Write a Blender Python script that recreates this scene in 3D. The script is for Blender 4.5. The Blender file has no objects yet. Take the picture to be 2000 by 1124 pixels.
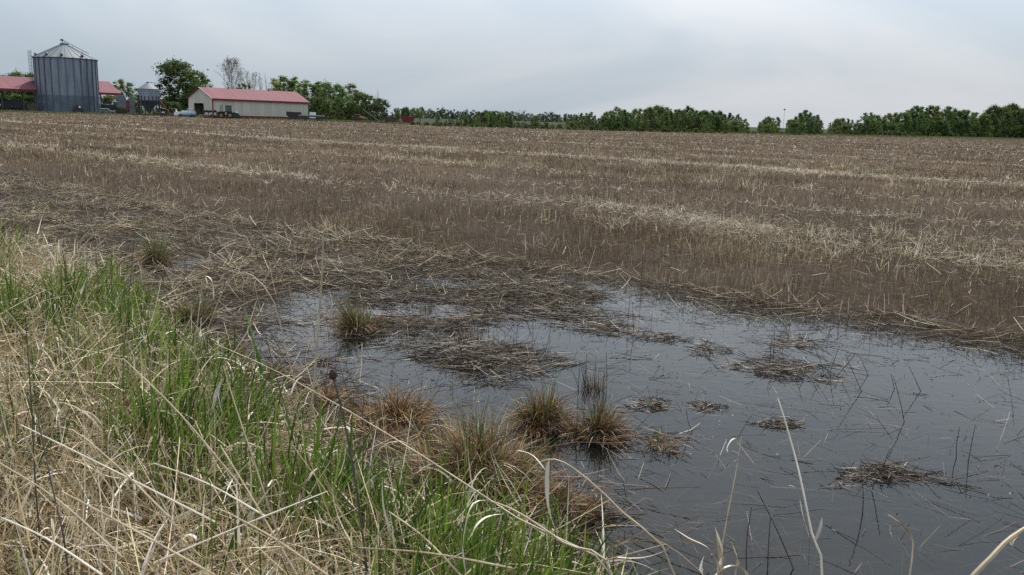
import bpy, math, random
import numpy as np
from mathutils import Matrix, Vector

S = bpy.context.scene
COL = S.collection
random.seed(7)
RNG = np.random.default_rng(11)

# ------------------------------------------------------------------ camera
F, H = 1700.0, 1.75
PITCH = math.atan(328.5 / F)
ROLL = math.radians(1.63)
cP, sP, cR, sR = math.cos(PITCH), math.sin(PITCH), math.cos(ROLL), math.sin(ROLL)
right0, up0, fwd = Vector((1, 0, 0)), Vector((0, sP, cP)), Vector((0, cP, -sP))
rv, uv = right0 * cR + up0 * sR, up0 * cR - right0 * sR
cam_d = bpy.data.cameras.new('camera')
cam = bpy.data.objects.new('camera', cam_d)
COL.objects.link(cam)
M = Matrix((rv, uv, -fwd)).transposed().to_4x4()
M.translation = (0, 0, H)
cam.matrix_world = M
cam_d.sensor_width = 36
cam_d.lens = 36 * F / 2000
cam_d.clip_start = 0.05
cam_d.clip_end = 6000
S.camera = cam

# ------------------------------------------------------------------ sky, sun, exposure
SUN_AZ, SUN_EL = 9.0, 56.0          # degrees, azimuth clockwise from +Y
world = bpy.data.worlds.new('World')
S.world = world
world.use_nodes = True
nt = world.node_tree
nt.nodes.clear()
def wn(t, **k):
    n = nt.nodes.new(t)
    for a, b in k.items():
        setattr(n, a, b)
    return n
out = wn('ShaderNodeOutputWorld'); bg = wn('ShaderNodeBackground'); bg.inputs[1].default_value = 0.1
sky = wn('ShaderNodeTexSky', sky_type='NISHITA', sun_disc=False)
sky.sun_elevation = math.radians(SUN_EL); sky.sun_rotation = math.radians(SUN_AZ)
sky.air_density = 1.0; sky.dust_density = 3.0
tc = wn('ShaderNodeTexCoord')
mp = wn('ShaderNodeMapping'); mp.inputs['Scale'].default_value = (1.0, 1.0, 3.2); mp.inputs['Rotation'].default_value = (0.25, 0.12, 0.9)
mp.inputs['Location'].default_value = (0.35, 0.1, 0.2)
n1 = wn('ShaderNodeTexNoise'); n1.inputs['Scale'].default_value = 1.7; n1.inputs['Detail'].default_value = 5; n1.inputs['Roughness'].default_value = 0.5
n1.inputs['Distortion'].default_value = 0.6
rp = wn('ShaderNodeValToRGB')
rp.color_ramp.elements[0].position = 0.32; rp.color_ramp.elements[0].color = (0.43, 0.525, 0.615, 1)
rp.color_ramp.elements[1].position = 0.66; rp.color_ramp.elements[1].color = (0.70, 0.735, 0.78, 1)
e = rp.color_ramp.elements.new(0.5); e.color = (0.555, 0.63, 0.705, 1)
sc_ = wn('ShaderNodeVectorMath', operation='SCALE'); sc_.inputs['Scale'].default_value = 9.8
mx = wn('ShaderNodeMix', data_type='RGBA'); mx.inputs[0].default_value = 0.90
L = nt.links.new
L(tc.outputs['Generated'], mp.inputs[0]); L(mp.outputs[0], n1.inputs['Vector']); L(n1.outputs[0], rp.inputs[0])
sx = wn('ShaderNodeSeparateXYZ'); L(tc.outputs['Generated'], sx.inputs[0])
mr_ = wn('ShaderNodeMapRange'); mr_.inputs[1].default_value = 0.03; mr_.inputs[2].default_value = 0.22; mr_.inputs[3].default_value = 9.5; mr_.inputs[4].default_value = 15.2; mr_.interpolation_type = 'SMOOTHSTEP'
L(sx.outputs['Z'], mr_.inputs[0]); L(mr_.outputs[0], sc_.inputs['Scale'])      # overcast sky brightens upward; rise made steep and low to brighten the water's reflections
L(rp.outputs[0], sc_.inputs[0]); L(sky.outputs[0], mx.inputs['A']); L(sc_.outputs[0], mx.inputs['B'])
L(mx.outputs['Result'], bg.inputs[0]); L(bg.outputs[0], out.inputs[0])

sun_d = bpy.data.lights.new('sun', 'SUN'); sun_d.energy = 5.0; sun_d.angle = math.radians(0.7); sun_d.color = (1.0, 0.955, 0.88)
sun = bpy.data.objects.new('sun', sun_d); COL.objects.link(sun)
az, el = math.radians(SUN_AZ), math.radians(SUN_EL)
sun.rotation_euler = Vector((math.sin(az) * math.cos(el), math.cos(az) * math.cos(el), math.sin(el))).to_track_quat('Z', 'Y').to_euler()
S.view_settings.view_transform = 'Standard'
S.view_settings.look = 'None'
S.view_settings.exposure = 0.0
S.view_settings.gamma = 1.0
S.view_settings.use_curve_mapping = False
S.cycles.max_bounces = 8
S.cycles.diffuse_bounces = 3
S.cycles.glossy_bounces = 3
S.cycles.transmission_bounces = 3
S.cycles.transparent_max_bounces = 12
S.cycles.use_denoising = False

# ------------------------------------------------------------------ pixel helpers (2000 x 1124 photo)
def ray(px, py):
    x, y = (px - 1000) / F, -(py - 562) / F
    xr, yr = x * cR - y * sR, x * sR + y * cR
    return np.array([xr, cP + yr * sP, -sP + yr * cP])
def gp(px, py, z=0.0):
    d = ray(px, py); t = (z - H) / d[2]
    return np.array([d[0] * t, d[1] * t])
def wp(px, py, Y):
    d = ray(px, py); t = Y / d[1]
    return np.array([d[0] * t, Y, H + d[2] * t])
def hor(px): return 205 + 0.0285 * px

# ------------------------------------------------------------------ noise
def vnoise(x, y, seed=0):
    xi, yi = np.floor(x).astype(np.int64), np.floor(y).astype(np.int64)
    fx, fy = x - xi, y - yi
    fx, fy = fx * fx * (3 - 2 * fx), fy * fy * (3 - 2 * fy)
    def h(a, b):
        n = (a * 374761393 + b * 668265263 + seed * 1442695041) & 0x7fffffff
        n = ((n ^ (n >> 13)) * 1274126177) & 0x7fffffff
        return ((n ^ (n >> 16)) & 0xffff) / 65535.0
    return (h(xi, yi) * (1 - fx) + h(xi + 1, yi) * fx) * (1 - fy) + (h(xi, yi + 1) * (1 - fx) + h(xi + 1, yi + 1) * fx) * fy
def fbm(x, y, seed=0, o=3):
    s, a, t = 0, 0.5, 0
    for k in range(o):
        s = s + a * vnoise(x * 2 ** k, y * 2 ** k, seed + k); t += a; a *= 0.5
    return s / t
def sstep(a, b, x):
    t = np.clip((x - a) / (b - a), 0, 1); return t * t * (3 - 2 * t)
def sdf(px, py, poly):
    """signed distance, negative inside"""
    P = np.asarray(poly, float); d = np.full(px.shape, 1e9); ins = np.zeros(px.shape, bool)
    for i in range(len(P)):
        a, b = P[i], P[(i + 1) % len(P)]
        ex, ey = b - a
        wx, wy = px - a[0], py - a[1]
        t = np.clip((wx * ex + wy * ey) / (ex * ex + ey * ey + 1e-12), 0, 1)
        d = np.minimum(d, np.hypot(wx - ex * t, wy - ey * t))
        c = (a[1] > py) != (b[1] > py)
        with np.errstate(divide='ignore', invalid='ignore'):
            xx = ex * (py - a[1]) / (ey if ey != 0 else 1e-12) + a[0]
        ins ^= c & (px < xx)
    return np.where(ins, -d, d)

# regions on the ground, outlined where they lie
PUDDLE = [gp(*p) for p in [(515, 660), (545, 715), (625, 750), (730, 775), (815, 800), (860, 850), (985, 895), (1045, 930), (1095, 985), (1190, 1020), (1215, 1070), (1290, 1124)]] + \
         [np.array(p) for p in [(0.75, 2.2), (7.5, 1.6), (8.5, 4.2)]] + [gp(*p) for p in [(2040, 700), (1900, 672), (1800, 655), (1650, 632), (1450, 612), (1330, 588), (1200, 562), (1060, 548), (950, 532), (860, 528), (760, 545), (640, 560), (590, 600)]]
MARSH = [gp(*p) for p in [(-150, 470), (-150, 395), (0, 352), (250, 405), (450, 445), (650, 475), (850, 512), (1000, 532), (1200, 560), (900, 560), (640, 690), (500, 760), (380, 700), (250, 560), (100, 500)]]
EDGE = [(-300, 290), (0, 346), (250, 401), (450, 441), (650, 471), (850, 511), (1000, 531), (1300, 581), (1700, 641), (2000, 690), (2300, 750)]
EDGEW = np.array([gp(*p) for p in EDGE])
BANK = [(-14, 14.5), (-6.9, 11.6), (-4.4, 9.6), (-2.75, 6.6), (-1.45, 5.2), (-0.85, 4.4), (-0.5, 3.8), (0.0, 3.45), (0.45, 3.0), (0.65, 2.2), (0.8, 0.4), (-14, 0.4)]
GRASS = [(-14, 12.5)] + [gp(*p) for p in [(0, 505), (170, 550), (300, 620), (385, 715), (520, 810), (640, 905), (745, 1010), (850, 1095), (1030, 1150), (1260, 1240)]] + [np.array((0.75, 0.4)), np.array((-14, 0.4))]
NU, NV = np.array([0.67, 0.742]), np.array([0.742, -0.67])
MATS = [  # floating or stranded straw mats: px, py, half width px, half height px, sticks, palette
    (790, 640, 120, 24, 620), (945, 700, 175, 34, 1150), (1095, 615, 150, 15, 420), (1385, 682, 50, 12, 150), (1525, 722, 115, 20, 380),
    (1378, 795, 42, 10, 150), (1272, 792, 48, 13, 170), (1735, 932, 115, 24, 300), (1522, 830, 52, 8, 150), (985, 580, 130, 18, 420),
    (1180, 642, 95, 13, 330), (1292, 660, 66, 9, 170), (1085, 1000, 130, 28, 650), (560, 745, 70, 20, 330), (720, 590, 90, 14, 260)]
ISLES = []
for (px, py, hw, hh, n) in MATS:
    c = gp(px, py); ISLES.append((c, abs(gp(px + hw, py)[0] - c[0]), abs(gp(px, py - hh)[1] - c[1])))

def field_side(x, y):
    """signed: >0 on the field side of the stubble edge"""
    u = x * NU[0] + y * NU[1]; v = x * NV[0] + y * NV[1]
    ue = EDGEW @ NU; ve = EDGEW @ NV
    o = np.argsort(ve)
    return u - np.interp(v, ve[o], ue[o])
def height(x, y):
    r = np.hypot(x, y)
    near = 1 - sstep(25, 60, r)
    pud = sdf(x, y, PUDDLE) + 0.35 * (fbm(x * 1.3, y * 1.3, 5) - 0.5)
    h = 0.05 + 0.02 * sstep(0, 3, field_side(x, y)) + 0.05 * (fbm(x * 1.1, y * 1.1, 3) - 0.5) * near + 0.03 * (vnoise(x * 7, y * 7, 9) - 0.5) * near
    ms = sstep(0.35, -0.35, sdf(x, y, MARSH))
    h = h - ms * (0.038 - 0.10 * (fbm(x * 1.6, y * 1.6, 21) - 0.42))
    h = np.where(near > 0, h - 0.17 * sstep(0.42, -0.40, pud), h)
    for c, a, b in ISLES:
        q = np.hypot((x - c[0]) / (a + 0.02), (y - c[1]) / (b + 0.02))
        h = h + 0.06 * np.exp(-q * q * 1.6) * (h < 0.02)
    g = sstep(0.10, -1.1, sdf(x, y, BANK))
    return h + g * (0.13 + 0.05 * fbm(x * 2, y * 2, 31)) * (1 - sstep(14, 20, r))

# ------------------------------------------------------------------ materials
def mat(name, build):
    m = bpy.data.materials.new(name); m.use_nodes = True
    t = m.node_tree; t.nodes.clear()
    o = t.nodes.new('ShaderNodeOutputMaterial')
    def N(ty, **k):
        n = t.nodes.new(ty)
        for a, b in k.items(): setattr(n, a, b)
        return n
    sh = build(N, t.links.new)
    t.links.new(sh.outputs[0], o.inputs[0])
    return m
def blade_mat(name, trans=0.35, rough=0.55, spec=0.35, objvar=0.0, gain=1.0):
    def b(N, L):
        a = N('ShaderNodeAttribute', attribute_name='Col')
        c = a.outputs['Color']
        hs = N('ShaderNodeHueSaturation'); L(c, hs.inputs['Color']); hs.inputs['Value'].default_value = gain
        if objvar:
            oi = N('ShaderNodeObjectInfo'); mr = N('ShaderNodeMapRange'); L(oi.outputs['Random'], mr.inputs[0])
            mr.inputs[3].default_value = gain * (1 - objvar); mr.inputs[4].default_value = gain * (1 + objvar); L(mr.outputs[0], hs.inputs['Value'])
            m2 = N('ShaderNodeMapRange'); mu = N('ShaderNodeMath', operation='FRACT'); m3 = N('ShaderNodeMath', operation='MULTIPLY'); m3.inputs[1].default_value = 7.31
            L(oi.outputs['Random'], m3.inputs[0]); L(m3.outputs[0], mu.inputs[0]); L(mu.outputs[0], m2.inputs[0])
            m2.inputs[3].default_value = 0.455; m2.inputs[4].default_value = 0.52; L(m2.outputs[0], hs.inputs['Hue'])
        p = N('ShaderNodeBsdfPrincipled'); L(hs.outputs[0], p.inputs['Base Color']); p.inputs['Roughness'].default_value = rough; p.inputs['Specular IOR Level'].default_value = spec
        if trans <= 0: return p
        tr = N('ShaderNodeBsdfTranslucent'); L(hs.outputs[0], tr.inputs[0])
        mx = N('ShaderNodeMixShader'); mx.inputs[0].default_value = trans; L(p.outputs[0], mx.inputs[1]); L(tr.outputs[0], mx.inputs[2])
        return mx
    return mat(name, b)
def plain(name, col, rough=0.6, metal=0.0, spec=0.4, var=0.25, scale=3.0, bump=0.0, wave=None, dirt=None, streak=None):
    def b(N, L):
        tcn = N('ShaderNodeTexCoord'); n = N('ShaderNodeTexNoise'); n.inputs['Scale'].default_value = scale; n.inputs['Detail'].default_value = 5
        if streak:
            mpn = N('ShaderNodeMapping'); mpn.inputs['Scale'].default_value = streak; L(tcn.outputs['Object'], mpn.inputs[0]); L(mpn.outputs[0], n.inputs['Vector'])
        else: L(tcn.outputs['Object'], n.inputs['Vector'])
        r = N('ShaderNodeValToRGB'); r.color_ramp.elements[0].position = 0.3; r.color_ramp.elements[1].position = 0.7
        d = dirt or [c * (1 - var) for c in col]
        r.color_ramp.elements[0].color = (*d, 1); r.color_ramp.elements[1].color = (*[min(1, c * (1 + var * 0.6)) for c in col], 1)
        L(n.outputs[0], r.inputs[0])
        p = N('ShaderNodeBsdfPrincipled'); L(r.outputs[0], p.inputs['Base Color'])
        p.inputs['Roughness'].default_value = rough; p.inputs['Metallic'].default_value = metal; p.inputs['Specular IOR Level'].default_value = spec
        if wave:
            ax, sc, st = wave
            w = N('ShaderNodeTexWave', wave_type='BANDS', bands_direction=ax); w.inputs['Scale'].default_value = sc; L(tcn.outputs['Object'], w.inputs['Vector'])
            bp = N('ShaderNodeBump'); bp.inputs['Strength'].default_value = st; bp.inputs['Distance'].default_value = 0.05; L(w.outputs[0], bp.inputs['Height']); L(bp.outputs[0], p.inputs['Normal'])
        elif bump:
            bp = N('ShaderNodeBump'); bp.inputs['Strength'].default_value = bump; bp.inputs['Distance'].default_value = 0.05; L(n.outputs[0], bp.inputs['Height']); L(bp.outputs[0], p.inputs['Normal'])
        return p
    return mat(name, b)

def ground_build(N, L):
    a = N('ShaderNodeAttribute', attribute_name='Col')
    tcn = N('ShaderNodeTexCoord')
    n = N('ShaderNodeTexNoise'); n.inputs['Scale'].default_value = 9; n.inputs['Detail'].default_value = 8; n.inputs['Roughness'].default_value = 0.7; L(tcn.outputs['Object'], n.inputs['Vector'])
    nf = N('ShaderNodeTexNoise'); nf.inputs['Scale'].default_value = 60; nf.inputs['Detail'].default_value = 4; L(tcn.outputs['Object'], nf.inputs['Vector'])
    r = N('ShaderNodeValToRGB'); r.color_ramp.elements[0].position = 0.3; r.color_ramp.elements[0].color = (0.5, 0.5, 0.5, 1); r.color_ramp.elements[1].position = 0.7; r.color_ramp.elements[1].color = (1.4, 1.38, 1.32, 1)
    L(n.outputs[0], r.inputs[0])
    m = N('ShaderNodeMix', data_type='RGBA', blend_type='MULTIPLY'); m.inputs[0].default_value = 1; L(a.outputs['Color'], m.inputs['A']); L(r.outputs[0], m.inputs['B'])
    p = N('ShaderNodeBsdfPrincipled'); L(m.outputs['Result'], p.inputs['Base Color'])
    mr = N('ShaderNodeMapRange'); L(a.outputs['Alpha'], mr.inputs[0]); mr.inputs[3].default_value = 0.95; mr.inputs[4].default_value = 0.35; L(mr.outputs[0], p.inputs['Roughness'])
    p.inputs['Specular IOR Level'].default_value = 0.1
    ad = N('ShaderNodeMath', operation='ADD'); L(n.outputs[0], ad.inputs[0]); L(nf.outputs[0], ad.inputs[1])
    bp = N('ShaderNodeBump'); bp.inputs['Strength'].default_value = 0.6; bp.inputs['Distance'].default_value = 0.03; L(ad.outputs[0], bp.inputs['Height']); L(bp.outputs[0], p.inputs['Normal'])
    return p
def water_build(N, L):
    tcn = N('ShaderNodeTexCoord')
    mpn = N('ShaderNodeMapping'); mpn.inputs['Scale'].default_value = (1, 2.2, 1); L(tcn.outputs['Object'], mpn.inputs[0])
    n = N('ShaderNodeTexNoise'); n.inputs['Scale'].default_value = 5; n.inputs['Detail'].default_value = 3; L(mpn.outputs[0], n.inputs['Vector'])
    bp = N('ShaderNodeBump'); bp.inputs['Strength'].default_value = 0.035; bp.inputs['Distance'].default_value = 0.05; L(n.outputs[0], bp.inputs['Height'])
    fr = N('ShaderNodeFresnel'); fr.inputs[0].default_value = 1.54; L(bp.outputs[0], fr.inputs['Normal'])
    t = N('ShaderNodeBsdfTransparent'); t.inputs[0].default_value = (0.68, 0.63, 0.52, 1)
    df = N('ShaderNodeBsdfDiffuse'); df.inputs[0].default_value = (0.012, 0.0125, 0.012, 1)
    m1 = N('ShaderNodeMixShader'); m1.inputs[0].default_value = 0.38; L(t.outputs[0], m1.inputs[1]); L(df.outputs[0], m1.inputs[2])
    g = N('ShaderNodeBsdfGlossy'); g.inputs['Roughness'].default_value = 0.02; L(bp.outputs[0], g.inputs['Normal'])
    mx = N('ShaderNodeMixShader'); L(fr.outputs[0], mx.inputs[0]); L(m1.outputs[0], mx.inputs[1]); L(g.outputs[0], mx.inputs[2])
    return mx
M_GROUND = mat('soil', ground_build)
M_WATER = mat('puddle_water', water_build)
M_STRAW = blade_mat('straw', 0.22, 0.5, 0.35)
M_WET = blade_mat('wet_straw', 0.05, 0.5, 0.3)
M_DAMP = blade_mat('damp_straw', 0.06, 0.5, 0.3)
M_GREEN = blade_mat('grass_blade', 0.40, 0.5, 0.25)
M_LEAF = blade_mat('tree_leaf', 0.42, 0.6, 0.2, 0.36, 1.22)
M_BARK = plain('bark', (0.15, 0.13, 0.105), 0.9, scale=8)
M_BARK_PALE = plain('grey_bark', (0.17, 0.155, 0.14), 0.9, scale=8)
M_GALV = plain('galvanised_steel', (0.21, 0.245, 0.295), 0.5, 0.6, var=0.28, scale=1.0, streak=(1.2, 1.2, 0.16))
M_GALV_LOW = plain('weathered_steel', (0.12, 0.15, 0.19), 0.52, 0.55, var=0.25, scale=0.8)
M_STIFF = plain('stiffener_steel', (0.115, 0.138, 0.172), 0.55, 0.5, scale=2)
M_ROOFSTEEL = plain('roof_steel', (0.13, 0.148, 0.17), 0.65, 0.2, var=0.12, scale=1.0)
M_RED = plain('red_sheet_roof', (0.195, 0.085, 0.097), 0.75, 0.0, 0.12, var=0.16, scale=1.0, streak=(1.1, 0.15, 0.15))
M_TRIM = plain('red_trim', (0.15, 0.022, 0.028), 0.5, scale=2)
M_SIDING = plain('cream_siding', (0.46, 0.45, 0.385), 0.55, var=0.16, scale=1.0, streak=(1.3, 1.3, 0.12))
M_DARK = plain('dark_steel', (0.03, 0.032, 0.035), 0.5, scale=5)
M_POST = plain('timber_post', (0.075, 0.06, 0.05), 0.85, scale=5)
M_GREENPAINT = plain('green_paint', (0.008, 0.028, 0.018), 0.35, spec=0.5, scale=3)
M_REDPAINT = plain('red_paint', (0.17, 0.012, 0.022), 0.45, scale=2.5, dirt=(0.16, 0.02, 0.025))
M_RUST = plain('rusty_steel', (0.20, 0.085, 0.045), 0.75, scale=4, dirt=(0.10, 0.045, 0.03))
M_MAROON = plain('faded_maroon', (0.045, 0.02, 0.023), 0.6, scale=3)
M_WHITE = plain('white_paint', (0.72, 0.73, 0.74), 0.35, var=0.08, scale=3)
M_BLUE = plain('pale_blue_paint', (0.42, 0.56, 0.68), 0.35, var=0.08, scale=3)
M_GREYP = plain('grey_paint', (0.13, 0.145, 0.17), 0.5, scale=3)
M_TYRE = plain('tyre_rubber', (0.02, 0.02, 0.02), 0.85, scale=9)
M_YELLOW = plain('faded_yellow', (0.30, 0.22, 0.07), 0.5, scale=4)
M_GLASS = plain('cab_glass', (0.05, 0.07, 0.075), 0.08, spec=0.8, scale=2)
M_TARP = plain('dark_tarp', (0.022, 0.03, 0.036), 0.5, scale=2, bump=0.5)
M_THISTLE = plain('seed_head', (0.06, 0.03, 0.028), 0.9, scale=60, bump=0.5)

# ------------------------------------------------------------------ mesh helpers
def mesh_np(name, V, Fc, C=None, smooth=False):
    V = np.ascontiguousarray(V, np.float32); Fc = np.ascontiguousarray(Fc, np.int32)
    m = bpy.data.meshes.new(name); k = Fc.shape[1]
    m.vertices.add(len(V)); m.vertices.foreach_set('co', V.ravel())
    m.loops.add(Fc.size); m.loops.foreach_set('vertex_index', Fc.ravel())
    m.polygons.add(len(Fc)); m.polygons.foreach_set('loop_start', np.arange(0, Fc.size, k, dtype=np.int32))
    if smooth: m.polygons.foreach_set('use_smooth', np.ones(len(Fc), bool))
    if C is not None:
        if C.shape[1] == 3: C = np.hstack([C, np.ones((len(C), 1))])
        at = m.attributes.new('Col', 'FLOAT_COLOR', 'POINT'); at.data.foreach_set('color', np.ascontiguousarray(C, np.float32).ravel())
    m.update(calc_edges=True); m.validate()
    return m
def link(name, data, m=None, parent=None, **props):
    o = bpy.data.objects.new(name, data); COL.objects.link(o)
    if m is not None and not data.materials: data.materials.append(m)
    if parent is not None: o.parent = parent
    for k, v in props.items():
        if v is not None: o[k] = v
    return o
def thing(name, label, cat, loc=(0, 0, 0), rz=0.0, group=None, s=1.0):
    o = bpy.data.objects.new(name, None); COL.objects.link(o)
    o.location = [float(v) for v in loc]; o.rotation_euler = (0, 0, rz); o.scale = (s, s, s); o.empty_display_size = 0.2
    o['label'] = label; o['category'] = cat
    if group: o['group'] = group
    return o

def ribbons(B, az, L, th0, bend, w, c0, c1, segs=3, tip=0.1, tau=None, power=1.0):
    """many thin blades: base points, azimuth of lean, length, start angle from vertical, bend, width, colours at foot and tip"""
    n = len(B); t = np.linspace(0, 1, segs + 1)
    a = np.stack([np.cos(az), np.sin(az), np.zeros(n)], 1); per = np.stack([-np.sin(az), np.cos(az), np.zeros(n)], 1)
    z = np.array([0, 0, 1.0])
    P = np.empty((n, segs + 1, 3)); P[:, 0] = B
    T = np.empty((n, segs + 1, 3))
    for k in range(segs + 1):
        th = th0 + bend * t[k]
        T[:, k] = np.sin(th)[:, None] * a + np.cos(th)[:, None] * z
    for k in range(segs):
        P[:, k + 1] = P[:, k] + (T[:, k] + T[:, k + 1]) * 0.5 * (L / segs)[:, None]
    if tau is None: tau = np.zeros(n)
    Nn = np.cross(T, per[:, None, :])
    side = np.cos(tau)[:, None, None] * per[:, None, :] + np.sin(tau)[:, None, None] * Nn
    wd = w[:, None] * (1 - (1 - tip) * t[None, :] ** power)
    V = np.stack([P - side * wd[..., None] / 2, P + side * wd[..., None] / 2], 2).reshape(n, -1, 3)
    base = np.arange(n)[:, None, None] * (2 * (segs + 1)); k = np.arange(segs)[None, :, None] * 2
    Fc = (base + k + np.array([0, 1, 3, 2])[None, None, :]).reshape(-1, 4)
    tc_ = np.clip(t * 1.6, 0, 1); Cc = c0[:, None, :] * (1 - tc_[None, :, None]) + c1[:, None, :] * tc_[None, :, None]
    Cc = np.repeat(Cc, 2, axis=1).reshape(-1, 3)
    return V.reshape(-1, 3), Fc, Cc
def merge(parts):
    off = 0; Vs, Fs, Cs = [], [], []
    for V, Fc, C in parts:
        Vs.append(V); Fs.append(Fc + off); Cs.append(C); off += len(V)
    return np.vstack(Vs), np.vstack(Fs), np.vstack(Cs)
def pal(n, cols, w, jit=0.18):
    c = np.asarray(cols)[RNG.choice(len(cols), n, p=np.asarray(w) / np.sum(w))]
    return np.clip(c * (1 + RNG.normal(0, jit, (n, 1))) * (1 + RNG.normal(0, 0.04, (n, 3))), 0.006, 0.9)
U = lambda a, b, n: RNG.uniform(a, b, n)
STRAW = [(0.52, 0.425, 0.25), (0.31, 0.235, 0.125), (0.13, 0.092, 0.05), (0.70, 0.62, 0.44)]
BROWN = [(0.112, 0.077, 0.046), (0.16, 0.112, 0.066), (0.050, 0.035, 0.024), (0.32, 0.24, 0.15)]
WETC = [(0.030, 0.022, 0.017), (0.055, 0.040, 0.028), (0.11, 0.08, 0.055), (0.30, 0.24, 0.17)]
GREEN = [(0.066, 0.125, 0.014), (0.10, 0.172, 0.02), (0.036, 0.070, 0.011), (0.155, 0.215, 0.04)]
ORANGE = [(0.36, 0.175, 0.055), (0.24, 0.115, 0.04), (0.48, 0.31, 0.12), (0.12, 0.062, 0.03)]

class MB:
    def __init__(s): s.v, s.f = [], []
    def add(s, vs, fs):
        o = len(s.v); s.v += [tuple(map(float, v)) for v in vs]; s.f += [tuple(i + o for i in f) for f in fs]; return s
    def box(s, x0, x1, y0, y1, z0, z1):
        return s.add([(x0, y0, z0), (x1, y0, z0), (x1, y1, z0), (x0, y1, z0), (x0, y0, z1), (x1, y0, z1), (x1, y1, z1), (x0, y1, z1)],
                     [(0, 3, 2, 1), (4, 5, 6, 7), (0, 1, 5, 4), (1, 2, 6, 5), (2, 3, 7, 6), (3, 0, 4, 7)])
    def prism(s, prof, y0, y1):
        n = len(prof)
        return s.add([(x, y0, z) for x, z in prof] + [(x, y1, z) for x, z in prof],
                     [tuple(range(n)), tuple(range(2 * n - 1, n - 1, -1))] + [(i, i + n, (i + 1) % n + n, (i + 1) % n) for i in range(n)])
    def tube(s, p0, p1, r0, r1=None, n=8, cap=True):
        r1 = r0 if r1 is None else r1
        p0, p1 = Vector(p0), Vector(p1); d = (p1 - p0).normalized(); a = d.orthogonal().normalized(); b = d.cross(a)
        vs = [p + (a * math.cos(2 * math.pi * k / n) + b * math.sin(2 * math.pi * k / n)) * r for p, r in ((p0, r0), (p1, r1)) for k in range(n)]
        fs = [(k, (k + 1) % n, (k + 1) % n + n, k + n) for k in range(n)]
        if cap: fs += [tuple(range(n - 1, -1, -1)), tuple(range(n, 2 * n))]
        return s.add(vs, fs)
    def path(s, pts, r, n=6):
        R = r if isinstance(r, (list, tuple)) else [r] * len(pts)
        pts = [Vector(p) for p in pts]; vs, fs = [], []
        prev = None
        for i, p in enumerate(pts):
            d = (pts[min(i + 1, len(pts) - 1)] - pts[max(i - 1, 0)]).normalized()
            a = d.orthogonal().normalized() if prev is None else (prev - d * prev.dot(d)).normalized()
            prev = a; b = d.cross(a)
            vs += [p + (a * math.cos(2 * math.pi * k / n) + b * math.sin(2 * math.pi * k / n)) * R[i] for k in range(n)]
        for i in range(len(pts) - 1):
            fs += [(i * n + k, i * n + (k + 1) % n, (i + 1) * n + (k + 1) % n, (i + 1) * n + k) for k in range(n)]
        fs += [tuple(range(n - 1, -1, -1)), tuple(range((len(pts) - 1) * n, len(pts) * n))]
        return s.add(vs, fs)
    def lathe(s, prof, n=24, c=(0, 0, 0), axis='z'):
        vs = []
        for r, z in prof:
            for k in range(n):
                a = 2 * math.pi * k / n; x, y = r * math.cos(a), r * math.sin(a)
                q = (x, y, z) if axis == 'z' else ((z, x, y) if axis == 'x' else (x, z, y))
                vs.append((q[0] + c[0], q[1] + c[1], q[2] + c[2]))
        fs = [(i * n + k, i * n + (k + 1) % n, (i + 1) * n + (k + 1) % n, (i + 1) * n + k) for i in range(len(prof) - 1) for k in range(n)]
        return s.add(vs, fs)
    def build(s, name, m, parent=None, smooth=False, label=None, bevel=0, **props):
        me = bpy.data.meshes.new(name); me.from_pydata(s.v, [], s.f); me.update()
        if smooth:
            me.polygons.foreach_set('use_smooth', [True] * len(me.polygons))
            me.set_sharp_from_angle(angle=math.radians(40))
        o = link(name, me, m, parent, label=label, **props)
        if bevel:
            b = o.modifiers.new('bevel', 'BEVEL'); b.width = bevel; b.segments = 2; b.limit_method = 'ANGLE'
        return o

# ------------------------------------------------------------------ ground and water
def build_ground():
    rr = np.concatenate([[0.02, 0.5, 1.0], np.arange(1.4, 14, 0.055), np.geomspace(14, 1500, 270)])
    aa = np.radians(np.concatenate([np.arange(-46, 46, 0.42), np.arange(46, 314, 6.0)]))
    R, A = np.meshgrid(rr, aa, indexing='ij')
    x, y = (R * np.sin(A)).ravel(), (R * np.cos(A)).ravel()
    z = height(x, y)
    fs = field_side(x, y)
    wet = sstep(0.05, -0.01, z) * (np.hypot(x, y) < 30)
    soil = np.array([0.024, 0.018, 0.014]); mud = np.array([0.022, 0.018, 0.013]); litter = np.array([0.080, 0.056, 0.038])
    f = sstep(-0.2, 1.0, fs) * (0.35 + 0.65 * sstep(6, 40, np.hypot(x, y)))
    c = soil * (1 - f)[:, None] + litter * f[:, None]
    c = c * (0.8 + 0.4 * fbm(x * 0.35, y * 0.35, 44))[:, None]
    bank = sstep(0.1, -0.5, sdf(x, y, BANK))[:, None]; c = c * (1 - bank) + np.array([0.03, 0.024, 0.016]) * bank
    c = c * (1 - wet)[:, None] + mud * wet[:, None]
    g = sstep(215, 300, np.hypot(x, y))[:, None]
    c = c * (1 - g) + np.array([0.028, 0.036, 0.016]) * g
    nr, na = R.shape
    i = np.arange(nr - 1)[:, None] * na; j = np.arange(na)[None, :]; j2 = (j + 1) % na
    Fc = np.stack([i + j, i + j2, i + na + j2, i + na + j], -1).reshape(-1, 4)
    m = mesh_np('field_ground', np.stack([x, y, z], 1), Fc[:, ::-1], np.hstack([c, wet[:, None]]), True)
    link('field_ground', m, M_GROUND, kind='structure')
build_ground()
nx, ny = 40, 34
gx, gy = np.meshgrid(np.linspace(-9, 10.5, nx), np.linspace(1.3, 15.5, ny))
V = np.stack([gx.ravel(), gy.ravel(), np.zeros(gx.size)], 1)
ii = (np.arange(ny - 1)[:, None] * nx + np.arange(nx - 1)[None, :]).ravel()
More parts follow.
